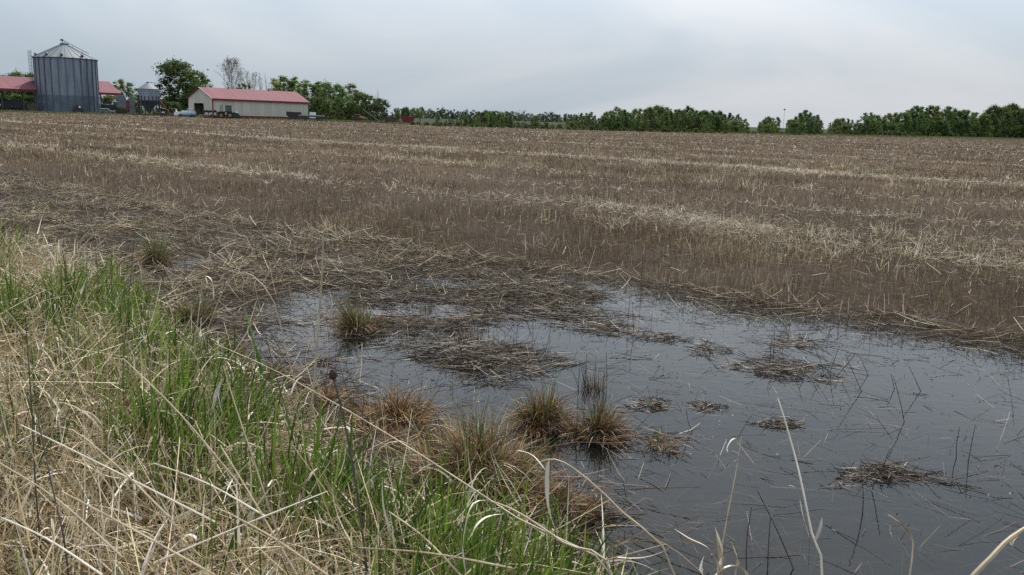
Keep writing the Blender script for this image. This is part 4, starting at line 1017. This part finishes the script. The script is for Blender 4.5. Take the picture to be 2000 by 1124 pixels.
def baler():
    o = machine('round_baler', 'dark red baler with pale yellow panels in front of the thicket', 'baler', 706, 207)
    MB().prism([(-16, 4), (-4, 3), (2, 6), (2, 12), (-5, 16), (-13, 14.5), (-17, 9)], -5, 5).build('bale_chamber', M_MAROON, o, bevel=.8)
    MB().prism([(-8, 8), (0, 8), (-1, 12), (-7, 11)], -5.5, -5.1).build('red_panel', M_REDPAINT, o)
    MB().prism([(-4, 9), (8, 7.5), (8, 10.5), (3, 12.5), (-3, 12)], -5.9, -5.0).build('pale_panel', M_YELLOW, o)
    MB().path([(2, 0, 8), (9, 0, 9), (12, 0, 6), (12, 0, 1)], .7).build('drawbar', M_GREYP, o)
    for y in (-5.5, 5.5): wheel(o, -8, y, 3.4, 2)
    for y in (-5.5, 5.5): wheel(o, 6, y, 2.2, 1.4)
baler()
def long_auger():
    o = machine('conveyor_auger', 'long thin grey auger leaning up towards the thicket', 'auger', 728, 203)
    MB().tube((17, 0, 1), (-20, 0, 26), .55, n=8).build('auger_tube', M_GREYP, o)
    MB().tube((2, -4, 1.5), (-6, 0, 16), .3, n=5).tube((2, 4, 1.5), (-6, 0, 16), .3, n=5).build('undercarriage', M_DARK, o)
    MB().prism([(14, .2), (20, .2), (21, 3), (14, 3)], -1.5, 1.5).build('intake_hopper', M_GREYP, o)
    for y in (-4, 4): wheel(o, 2, y, 1.8, 1)
long_auger()
def crate_wagon():
    o = machine('crate_wagon', 'rusty brown boxy wagon with slatted sides left of the red grain cart', 'wagon', 761, 205)
    for k in range(6): MB().box(-9, 9, -5, 5, 2.4 + k * 2.2, 4.3 + k * 2.2).build('side_board', M_MAROON, o)
    MB().box(-10, 10, -4, 4, 1.4, 2.3).build('bed', M_DARK, o)
    for x in (-6, 6):
        for y in (-4.4, 4.4): wheel(o, x, y, 1.6, 1)
crate_wagon()
def grain_cart():
    o = machine('grain_cart', 'bright red flared grain cart at the field edge past the thicket', 'grain cart', 797, 196)
    MB().prism([(-9.5, 3), (9, 3), (13.5, 13), (13, 14.4), (-13.4, 14.4), (-13.4, 13)], -6, 6).build('hopper', M_REDPAINT, o, bevel=.3)
    MB().box(-13.7, 13.4, -6.3, 6.3, 14.4, 15.1).build('top_rail', M_REDPAINT, o)
    for x in np.arange(-10, 11, 2.9): MB().prism([(x * .8 - .3, 3.2), (x * .8 + .3, 3.2), (x * 1.15 + .3, 14), (x * 1.15 - .3, 14)], -6.5, -6.0).build('side_rib', M_MAROON, o)
    for y in (-5, 5): wheel(o, 0, y, 3.2, 2.4)
    MB().tube((8, 0, 2.5), (16, 0, 1), .5, n=6).build('drawbar', M_DARK, o)
grain_cart()
def light_mast():
    Y = 330; s = Y / F
    o = machine('light_mast', 'slender grey floodlight mast rising between two far tree clumps', 'light mast', 1529, Y)
    MB().tube((0, 0, 0), (0, 0, 42), .3, .2, 8).build('pole', M_GREYP, o)
    MB().lathe([(.3, 40.5), (1.9, 41), (2.1, 42), (1.5, 43), (.2, 43.4)], 12).build('lamp_ring', M_GREYP, o)
light_mast()

# ------------------------------------------------------------------ straw mats on the water
MAT_LABELS = ['broad straw mat beside the upright green tussock in the puddle', 'largest dark straw mat in the middle of the puddle', 'long thin straw mat reaching along the far shore', 'small straw bundle just off the far shore', 'long straw raft ending in spiky twigs on the open water',
              'few crossed straws floating alone beyond the reddish tussock', 'tufty straw mat touching the reddish tussock', 'curved arc of wet straw on the near open water', 'thin flat straw raft on the open water', 'straw mat at the back corner of the puddle', 'narrow straw raft trailing from the long thin mat', 'thin straw streak between the narrow raft and the small bundle',
              'straw apron spreading into the water below the big mound', 'dark straw mat in the cove by the green grass', 'straw mat behind the upright green tussock']
for (c, a, b), (px, py, hw, hh, n), lb in zip(ISLES, MATS, MAT_LABELS):
    dens = 1.5
    n = int(n * dens); q = RNG.random(n) ** 0.7; an = U(0, 6.283, n)
    ph = U(0, 6.283, 4); rag = 0.95 + .22 * np.sin(2 * an + ph[0]) + .20 * np.sin(3 * an + ph[1]) + .16 * np.sin(5 * an + ph[2]) + .1 * np.sin(9 * an + ph[3])
    x = q * rag * a * np.cos(an); y = q * rag * b * np.sin(an)
    if px == 1735: y = y * 0.5 - (x / a) ** 2 * b * 0.8 + b * 0.3
    x = x + c[0]; y = y + c[1]
    lift = (1 - q) * U(0, 1, n) ** 1.4 * min(0.11, 0.03 + b * 0.14) * (0.4 + 1.2 * vnoise(x * 5, y * 5, 5))
    z = np.maximum(height(x, y), 0) + 0.002 + lift
    cc = pal(n, [(0.04, 0.030, 0.022), (0.075, 0.055, 0.038), (0.15, 0.115, 0.08), (0.36, 0.30, 0.21)], [4, 4, 3, 1.3])
    az = RNG.normal(RNG.normal(-.25, .25), 0.7, n) + (RNG.random(n) < .5) * math.pi
    A = ribbons(np.stack([x - c[0], y - c[1], z], 1), az, U(.06, .34, n) * min(1, a * 1.2), np.where(RNG.random(n) < .04, U(.2, 1.1, n), RNG.normal(1.55, .10, n)), RNG.normal(0, .2, n), U(.0025, .0055, n), cc, cc, 2, .6, U(0, 3.14, n))
    o = link('straw_mat', mesh_np('straw_mat', *A), M_STRAW if px in (1085, 560) else M_DAMP, label=lb, category='straw mat', group='straw mats lying on the puddle')
    o.location = (c[0], c[1], 0)

# ------------------------------------------------------------------ sedge tussocks
TUS = [  # px, py of foot, height px, width px, blades, palette weights (orange, green, straw, dark), label
    (700, 644, 86, 86, 900, (4, 1.6, 2, 4), 'upright green and brown tussock standing among the straw mats'),
    (1060, 834, 118, 106, 1500, (6, 1.2, 1, 5), 'round tussock with orange top and dark foot standing in the water'),
    (1168, 852, 90, 116, 900, (3, 1, 1, 5), 'spiky dark reddish tussock right beside the round orange one'),
    (1158, 760, 80, 60, 130, (0, 0, 1, 6), 'sparse bunch of thin dark stems behind the reddish tussock'),
    (303, 525, 66, 62, 600, (3, 3, 1, 3), 'small round tussock alone on the dark matted ground'),
    (385, 640, 66, 76, 600, (4, 3, 1, 3), 'low tussock below the white hanging leaf'),
    (278, 604, 46, 62, 420, (6, 0, 2, 2), 'rusty orange tussock at the edge of the bank grass'),
    (775, 840, 96, 170, 1500, (6, 0, 3, 2), 'bushy rusty orange tussock at the puddle edge'),
    (730, 895, 80, 190, 1500, (7, 0, 1, 3), 'dark rusty tussock just before the bushy orange one'),
    (925, 985, 165, 330, 3600, (5, .8, 5, 4), 'largest straw-coloured mound tussock with green tips by the puddle'),
    (1292, 872, 46, 96, 380, (1, 1, 1, 6), 'low dark sedge tuft on the open water'),
    (915, 668, 50, 70, 170, (1, 0, 1, 6), 'thin twiggy sedge on top of the largest straw mat'),
    (1090, 1015, 60, 210, 1200, (5, 0, 3, 4), 'flat brown tussock spreading into the water right of the largest mound'),
    (620, 815, 70, 170, 1000, (5, 0, 4, 3), 'brown drooping tussock between the thistle stalk and the cove'),
    (840, 905, 70, 160, 1000, (6, 1, 2, 3), 'orange tussock between the bushy one and the largest mound'),
    (500, 755, 46, 150, 700, (4, 0, 4, 4), 'flattened brown tussock along the back of the cove'),
    (835, 606, 34, 44, 140, (1, 1, 1, 5), 'smallest dark sedge tuft near the back of the puddle'),
    (452, 694, 36, 76, 420, (5, 0, 2, 4), 'low rusty brown tuft beside the cove')]
for px, py, hp, wpx, nb, wts, lb in TUS:
    c = gp(px, py); D = math.hypot(*c); s = D / F / math.cos(math.atan(H / D)) ; R = wpx * s / 2; hh = hp * s
    sparse = nb < 200
    n = nb; q = np.sqrt(RNG.random(n)); an = U(0, 6.283, n)
    rr = q * R * (0.58 if not sparse else .8)
    ph = U(0, 6.283, 3); lob = 1 + .28 * np.sin(an * 2 + ph[0]) + .22 * np.sin(an * 3 + ph[1])
    mound = hh * (0.40 if not sparse else 0.02)
    bx, by = rr * lob * np.cos(an) * 1.1, rr * lob * np.sin(an)
    tuftn = 0.45 + 0.9 * vnoise(bx / R * 2.3 + px, by / R * 2.3 + py, 7)
    z0 = mound * np.sqrt(np.clip(1 - (q * .92) ** 2, 0, 1)) * U(.25, 1, n) * np.clip(tuftn, .5, 1.2)
    grp = RNG.choice(4, n, p=np.array(wts) / sum(wts))
    c1 = np.where((grp == 0)[:, None], pal(n, ORANGE, [3, 4, 2, 2]), np.where((grp == 1)[:, None], pal(n, [(.09, .15, .03), (.14, .18, .05)], [1, 1]), np.where((grp == 2)[:, None], pal(n, STRAW, [4, 3, 2, 1]), pal(n, WETC, [2, 4, 4, 1]))))
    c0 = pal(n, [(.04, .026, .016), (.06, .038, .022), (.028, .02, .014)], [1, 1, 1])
    outw = an + RNG.normal(.25, .75, n); dead = (RNG.random(n) < .55) & (grp != 1) & (not sparse)
    th0 = np.clip(q * .6 + RNG.normal(0, .22, n), 0, 1.4) * (.35 if sparse else 1) + dead * U(.2, .8, n)
    bend = np.abs(RNG.normal(.35, .5, n)) * (1.5 - (grp == 1) * 1.0) * (.3 if sparse else 1) + dead * U(.6, 1.9, n)
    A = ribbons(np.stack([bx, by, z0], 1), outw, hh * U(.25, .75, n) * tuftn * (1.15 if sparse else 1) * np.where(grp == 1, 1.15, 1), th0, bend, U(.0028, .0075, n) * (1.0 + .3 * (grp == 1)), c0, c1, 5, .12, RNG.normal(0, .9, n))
    if not sparse:
        k_ = int(nb * .3); a2 = U(0, 6.283, k_); q2 = R * U(.2, .8, k_) * (1 + .3 * np.sin(a2 * 2 + ph[2]))
        cs = np.where((RNG.random(k_) < .5)[:, None], pal(k_, ORANGE, [2, 3, 1, 4]), pal(k_, WETC, [3, 4, 4, 2]))
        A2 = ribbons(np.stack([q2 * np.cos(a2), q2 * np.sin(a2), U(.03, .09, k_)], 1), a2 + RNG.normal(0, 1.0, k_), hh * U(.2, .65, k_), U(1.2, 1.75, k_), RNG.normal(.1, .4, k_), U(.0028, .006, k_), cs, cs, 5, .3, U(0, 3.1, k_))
        A = merge([A, A2])
    zg = max(float(height(np.array([c[0]]), np.array([c[1]]))[0]), -0.04)
    o = thing('sedge_tussock', lb, 'tussock', (c[0], c[1], zg), 0, 'tussocks in and around the puddle')
    link('blades', mesh_np('blades', *A), M_STRAW, o)
    m = MB().lathe([(R * .62, -.05), (R * .66, mound * .25), (R * .5, mound * .62), (R * .25, mound * .82), (.003, mound * .88)], 14)
    m.v = [(x * (1 + random.uniform(-.12, .12)), y * (1 + random.uniform(-.12, .12)), z) for x, y, z in m.v]
    m.build('root_mound', plain('root_mat', (.045, .03, .02), .95, scale=30, bump=.6), o, smooth=True)

# ------------------------------------------------------------------ single stalks one can point at
def smooth_pts(pts, n=14):
    P = np.array(pts); k = len(P); out_ = []
    for i in range(k - 1):
        p0, p1, p2, p3 = P[max(i - 1, 0)], P[i], P[i + 1], P[min(i + 2, k - 1)]
        for t in np.linspace(0, 1, max(2, n // (k - 1)), endpoint=False):
            out_.append(.5 * ((2 * p1) + (-p0 + p2) * t + (2 * p0 - 5 * p1 + 4 * p2 - p3) * t * t + (-p0 + 3 * p1 - 3 * p2 + p3) * t ** 3))
    out_.append(P[-1]); return np.array(out_)
M_STALK = plain('dry_stalk', (0.42, 0.34, 0.23), .6, scale=14, var=.35)
M_STALK_DARK = plain('dark_stalk', (0.07, 0.055, 0.05), .75, scale=14, var=.35)
M_STALK_PALE = plain('bleached_stalk', (0.62, 0.56, 0.46), .55, scale=14, var=.25)
def ribbon_leaf(name, pts, w, m, parent, org, twist=0.6):
    P = smooth_pts(pts, 12) - org; n = len(P); Vv = []
    for i in range(n):
        d = P[min(i + 1, n - 1)] - P[max(i - 1, 0)]; d /= np.linalg.norm(d) + 1e-9
        a = np.cross(d, (0, 0.3, 1.0)); a /= np.linalg.norm(a) + 1e-9; b = np.cross(a, d)
        th = twist * (i / n - .3); sd = a * math.cos(th) + b * math.sin(th)
        t = i / (n - 1); ww = w * max(.06, min(1, t * 5 + .35) * (1 - t ** 2.2))
        Vv += [tuple(P[i] - sd * ww / 2 + b * ww * .18), tuple(P[i]), tuple(P[i] + sd * ww / 2 + b * ww * .18)]
    fs = []
    for i in range(n - 1): fs += [(3 * i, 3 * i + 1, 3 * i + 4, 3 * i + 3), (3 * i + 1, 3 * i + 2, 3 * i + 5, 3 * i + 4)]
    return MB().add(Vv, fs).build(name, m, parent, smooth=True)
def stalk(name, label, cat, pts, r, m, group=None, leaves=(), foot=None):
    """pts: (px, py, Y) from foot to tip"""
    W = [wp(*p) for p in pts]
    b = W[0].copy(); zg = float(height(np.array([b[0]]), np.array([b[1]]))[0])
    if foot is not False:
        k = np.array([b[0] + (b[0] - W[1][0]) * .15, b[1], min(zg, b[2]) - .03]); W = [k] + W if b[2] > zg else W
    P = smooth_pts(W, 18); org = P[0].copy(); P = P - org
    o = thing(name, label, cat, org, 0, group)
    n = len(P)
    MB().path([tuple(p) for p in P], [r * (1 - .55 * i / n) for i in range(n)], 6).build('stem', m, o, smooth=True)
    for lp, w, lm in leaves: ribbon_leaf('leaf', [wp(*p) for p in lp], w, lm, o, org)
    return o, org
M_LEAFDRY = plain('dry_leaf', (0.50, 0.42, 0.29), .55, scale=10, var=.3)
M_LEAFPALE = plain('bleached_leaf', (0.66, 0.61, 0.52), .5, scale=10, var=.15)
M_LEAFGREEN = plain('fresh_leaf', (0.07, 0.19, 0.03), .45, scale=10, var=.2)
stalk('reed_stalk', 'tall dry reed stalk with drooping pale leaf, rising before the puddle', 'reed', [(592, 960, 3.6), (612, 760, 3.62), (626, 580, 3.66), (632, 455, 3.7)], .0072, M_STALK, 'dry stalks near the camera',
      [([(632, 456, 3.7), (650, 462, 3.69), (680, 478, 3.66), (708, 497, 3.64)], .02, M_LEAFDRY), ([(628, 560, 3.66), (612, 552, 3.66), (585, 540, 3.67)], .010, M_LEAFDRY)])
o, org = stalk('thistle_stalk', 'dark thistle stalk with a round brown seed head', 'thistle', [(724, 1200, 2.25), (704, 1010, 2.3), (678, 850, 2.36), (652, 742, 2.4)], .005, M_STALK_DARK)
hd = wp(650, 733, 2.4) - org
h_ = MB().lathe([(.002, -.014), (.009, -.010), (.0125, -.001), (.011, .008), (.006, .014), (.001, .017)], 12, tuple(hd)); h_.build('seed_head', M_THISTLE, o, smooth=True)
sp = MB()
for k in range(34):
    d = Vector((random.gauss(0, 1), random.gauss(0, 1), random.gauss(.35, .8))).normalized(); c_ = Vector(hd); sp.tube(c_ + d * .008, c_ + d * .0185, .0013, .0004, 4)
sp.build('bracts', M_THISTLE, o)
stalk('straw_stalk', 'long straw stalk slanting down across the grass in front of the puddle', 'stalk', [(1215, 1150, 1.95), (1010, 1012, 2.1), (760, 850, 2.4), (545, 728, 2.75), (420, 672, 3.0)], .0027, M_STALK, 'dry stalks near the camera', foot=True)
stalk('arched_reed', 'arched dry reed with hanging pale leaves over the near water', 'reed', [(1320, 1130, 2.1), (1215, 1000, 2.15), (1120, 915, 2.2), (1070, 898, 2.22), (1030, 925, 2.24), (1000, 975, 2.26)], .0034, M_STALK, 'dry stalks near the camera',
      [([(1072, 900, 2.2), (1068, 950, 2.19), (1072, 1000, 2.18), (1092, 1052, 2.17)], .012, M_LEAFPALE), ([(1010, 880, 2.25), (1040, 890, 2.24), (1066, 920, 2.2), (1085, 945, 2.2)], .006, M_LEAFPALE)])
stalk('dead_reed', 'thick bent dead reed with curling white leaves low by the green grass', 'reed', [(1200, 1140, 1.9), (1100, 1060, 1.98), (1010, 1000, 2.05), (955, 978, 2.1)], .0036, M_STALK, 'dry stalks near the camera',
      [([(960, 978, 2.1), (925, 985, 2.08), (910, 1030, 2.06), (904, 1085, 2.04), (912, 1130, 2.03)], .014, M_LEAFPALE), ([(985, 1005, 2.08), (950, 1012, 2.06), (928, 1032, 2.04), (920, 1060, 2.03)], .014, M_LEAFPALE), ([(1040, 1030, 2.03), (1032, 1060, 2.02), (1022, 1085, 2.01)], .012, M_LEAFPALE)])
stalk('white_stalk', 'bleached white stalk with torn sheaths rising over the open water', 'stalk', [(1606, 1135, 2.35), (1585, 1040, 2.4), (1560, 920, 2.5), (1534, 825, 2.58), (1519, 778, 2.62)], .0042, M_STALK_PALE, 'dry stalks near the camera',
      [([(1592, 1060, 2.39), (1602, 1035, 2.38), (1606, 1010, 2.38)], .014, M_LEAFPALE), ([(1566, 960, 2.48), (1552, 952, 2.48), (1540, 948, 2.48)], .006, M_LEAFPALE), ([(1580, 1050, 2.4), (1568, 1010, 2.42), (1562, 975, 2.44)], .010, M_LEAFPALE)])
stalk('brown_stalk', 'thin brown stalk with a bent yellow leaf over the open water', 'stalk', [(1402, 1135, 2.5), (1415, 1040, 2.55), (1436, 930, 2.62), (1448, 852, 2.68)], .0028, M_STALK, 'dry stalks near the camera',
      [([(1446, 858, 2.68), (1430, 860, 2.67), (1420, 880, 2.66), (1430, 892, 2.65)], .012, M_LEAFPALE)])
stalk('curled_reed', 'short reed with a broad curling tan leaf over dark water', 'reed', [(1772, 1160, 2.3), (1782, 1080, 2.34), (1778, 1048, 2.36), (1735, 1008, 2.38)], .003, M_STALK, 'dry stalks near the camera',
      [([(1780, 1052, 2.36), (1765, 1030, 2.37), (1733, 1004, 2.38)], .022, M_LEAFDRY), ([(1740, 1025, 2.38), (1742, 1050, 2.37), (1775, 1072, 2.36), (1828, 1092, 2.35)], .010, M_LEAFPALE)])
stalk('broken_branch', 'thick pale broken branch at the corner of the frame', 'branch', [(1560, 1600, 1.7), (1740, 1330, 1.7), (1880, 1150, 1.7), (1935, 1090, 1.72), (1975, 1050, 1.74), (2040, 1010, 1.76)], .0085, M_STALK, 'dry stalks near the camera',
      [([(1990, 1046, 1.74), (1975, 1062, 1.73), (1992, 1078, 1.72), (2010, 1085, 1.72)], .012, M_LEAFDRY)])
stalk('hooped_grass', 'long grass stem hooped over above the cove', 'stalk', [(582, 775, 4.4), (560, 690, 4.45), (535, 590, 4.5), (495, 540, 4.55), (462, 536, 4.55), (430, 580, 4.5), (400, 660, 4.45)], .0045, M_STALK, 'dry stalks near the camera')
stalk('white_leaf_stalk', 'stalk topped with a hanging tuft of white leaves', 'reed', [(380, 690, 4.4), (386, 630, 4.42), (392, 580, 4.45), (398, 540, 4.47)], .0045, M_STALK, 'dry stalks near the camera',
      [([(398, 540, 4.47), (410, 545, 4.46), (416, 562, 4.45), (417, 585, 4.44)], .022, M_LEAFPALE), ([(398, 540, 4.47), (388, 543, 4.46), (376, 546, 4.45), (366, 552, 4.44)], .016, M_LEAFPALE), ([(400, 542, 4.47), (404, 556, 4.46), (400, 572, 4.45)], .018, M_LEAFPALE)])
stalk('green_shoot', 'broad green shoot with a split white dead leaf at the cove', 'shoot', [(508, 720, 3.9), (497, 680, 3.92), (488, 640, 3.94), (480, 610, 3.96)], .003, M_LEAFGREEN, None,
      [([(510, 730, 3.9), (498, 680, 3.9), (488, 640, 3.92), (478, 600, 3.95)], .026, M_LEAFGREEN), ([(492, 634, 3.93), (484, 655, 3.91), (498, 675, 3.9), (500, 690, 3.9)], .014, M_LEAFPALE), ([(494, 630, 3.93), (503, 648, 3.92), (512, 655, 3.91), (528, 657, 3.9)], .012, M_LEAFPALE)])
stalk('hanging_leaf_stalk', 'straw stalk with two pointed white leaves hanging among green grass', 'stalk', [(560, 1110, 2.45), (512, 950, 2.5), (462, 800, 2.6), (436, 715, 2.65)], .0036, M_STALK, 'dry stalks near the camera',
      [([(436, 740, 2.63), (424, 765, 2.62), (418, 790, 2.62), (408, 802, 2.62)], .016, M_LEAFPALE), ([(434, 745, 2.63), (426, 770, 2.62), (430, 795, 2.61), (434, 806, 2.61)], .012, M_LEAFPALE)])
stalk('drooping_leaf_stem', 'tan stem carrying a long drooping white leaf above the bank', 'stalk', [(100, 800, 3.2), (120, 700, 3.25), (150, 600, 3.3), (165, 560, 3.32)], .003, M_STALK, 'dry stalks near the camera',
      [([(210, 578, 3.32), (160, 576, 3.3), (120, 580, 3.28), (72, 592, 3.26)], .014, M_LEAFPALE), ([(158, 575, 3.3), (165, 556, 3.31), (176, 530, 3.33)], .012, M_LEAFPALE)])
stalk('bent_reed_clump', 'clump of bent tan reed leaves at the water edge under the white stalk', 'reed', [(1415, 1200, 2.2), (1408, 1120, 2.24), (1400, 1040, 2.28)], .005, M_STALK, 'dry stalks near the camera',
      [([(1400, 1160, 2.2), (1410, 1090, 2.22), (1396, 1030, 2.25)], .03, M_LEAFDRY), ([(1420, 1160, 2.2), (1390, 1080, 2.22), (1345, 1052, 2.24), (1318, 1034, 2.26)], .012, M_LEAFDRY), ([(1380, 1150, 2.2), (1415, 1112, 2.2), (1450, 1112, 2.2), (1468, 1150, 2.2)], .026, M_LEAFPALE), ([(1430, 1170, 2.2), (1440, 1100, 2.22), (1428, 1060, 2.24), (1450, 1080, 2.23)], .016, M_LEAFDRY), ([(1395, 1170, 2.2), (1370, 1120, 2.22), (1375, 1086, 2.24)], .016, M_LEAFPALE)])
for pts, lb in (([(70, 960, 2.5), (62, 800, 2.55), (50, 620, 2.6)], 'dark weed stem standing nearest the frame edge'), ([(240, 740, 3.6), (250, 600, 3.7), (262, 470, 3.8)], 'thin dark weed stem above the small round tussock'), ([(130, 1090, 2.1), (104, 960, 2.15), (70, 800, 2.25)], 'dark slanting weed stem low in the bank straw'), ([(575, 870, 3.4), (530, 700, 3.5), (495, 560, 3.6)], 'dark leaning stem beside the hooped grass')):
    stalk('weed_stem', lb, 'weed', pts, .003, M_STALK_DARK, 'dark weed stems on the bank')
# long bleached straws lying over the bank, one by one
rs = np.random.default_rng(3)
for k, (x0, y0, x1, y1, D) in enumerate([(40, 830, 420, 1020, 2.3), (160, 850, 330, 1010, 2.25), (0, 905, 240, 1090, 2.05), (300, 905, 520, 1010, 2.3), (120, 960, 420, 1124, 2.0), (420, 990, 640, 1124, 2.05), (0, 1010, 200, 1124, 1.95), (430, 870, 580, 1124, 2.15), (240, 700, 470, 950, 2.5), (640, 960, 300, 1100, 2.1), (700, 1070, 1000, 1110, 2.0), (760, 1000, 900, 1124, 2.05)]):
    g0, g1 = wp(x1, y1, D), wp(x0, y0, D + .25)
    P = smooth_pts([g0, (g0 + g1) / 2 + np.array([0, 0, rs.uniform(.0, .03)]), g1], 8)
    o = thing('fallen_straw', ['long pale straw slanting down over the bank beside the dark slanting weed stem', 'pale straw in the middle of the bank under the longest one', 'pale straw at the left frame edge slanting down low on the bank', 'tan straw pointing to the foot of the hanging leaf stalk', 'bleached straw running into the bottom frame edge', 'tan straw below the hanging leaf stalk reaching the bottom edge', 'bleached straw at the very bottom left corner', 'steep tan straw crossing the hanging leaf stalk', 'long tan straw highest on the bank above the others', 'bleached straw lying against the slope of the others', 'nearly level tan straw low beside the thistle stem', 'short steep straw right of the thistle stem'][k], 'straw', P[0], 0, 'long fallen straws on the near bank')
    MB().path([tuple(p - P[0]) for p in P], [.0029 * (1 - .4 * i / len(P)) for i in range(len(P))], 6).build('stem', M_STALK_PALE if k % 3 == 0 else M_STALK, o, smooth=True)
# dark sticks and bent stems poking out of the water
STK = [(1690, 770, 1650, 690), (1750, 765, 1740, 730), (1700, 738, 1680, 700), (1612, 735, 1592, 682), (1618, 735, 1640, 675), (1625, 738, 1672, 690), (1510, 700, 1512, 640), (1505, 700, 1508, 655), (1360, 850, 1340, 800), (1180, 800, 1184, 690), (1130, 770, 1134, 705),
       (1145, 765, 1146, 690), (1685, 1010, 1680, 905), (1805, 770, 1775, 715), (1890, 905, 1905, 830), (1560, 1120, 1480, 960), (1460, 1124, 1468, 990), (1770, 830, 1745, 735), (1500, 1124, 1505, 1010), (1870, 900, 1874, 835), (1695, 965, 1738, 878), (880, 745, 884, 700), (1010, 690, 1012, 630), (1225, 640, 1230, 575), (1240, 660, 1236, 590), (955, 660, 950, 600), (1040, 640, 1042, 585)]
for k, (bx, by, tx, ty) in enumerate(STK):
    b = gp(bx, by, -0.02); Y = b[1]; t = wp(tx, ty, Y - .03); B = np.array([b[0], Y, -.05])
    mid = (B + t) / 2 + np.array([rs.uniform(-.012, .012), 0, 0])
    P = smooth_pts([B, mid, t], 6)
    near_ = Y < 4.4
    o = thing('drowned_stem', 'thin dark dead stem poking up from the ' + ('near open water' if near_ else ('far side of the puddle' if bx > 1300 else 'straw-covered part of the puddle')), 'dead stem', B, 0, 'dark stems standing in the puddle')
    MB().path([tuple(p - B) for p in P], [.0028 * (1 - .5 * i / len(P)) for i in range(len(P))], 5).build('stem', M_STALK_DARK, o, smooth=True)
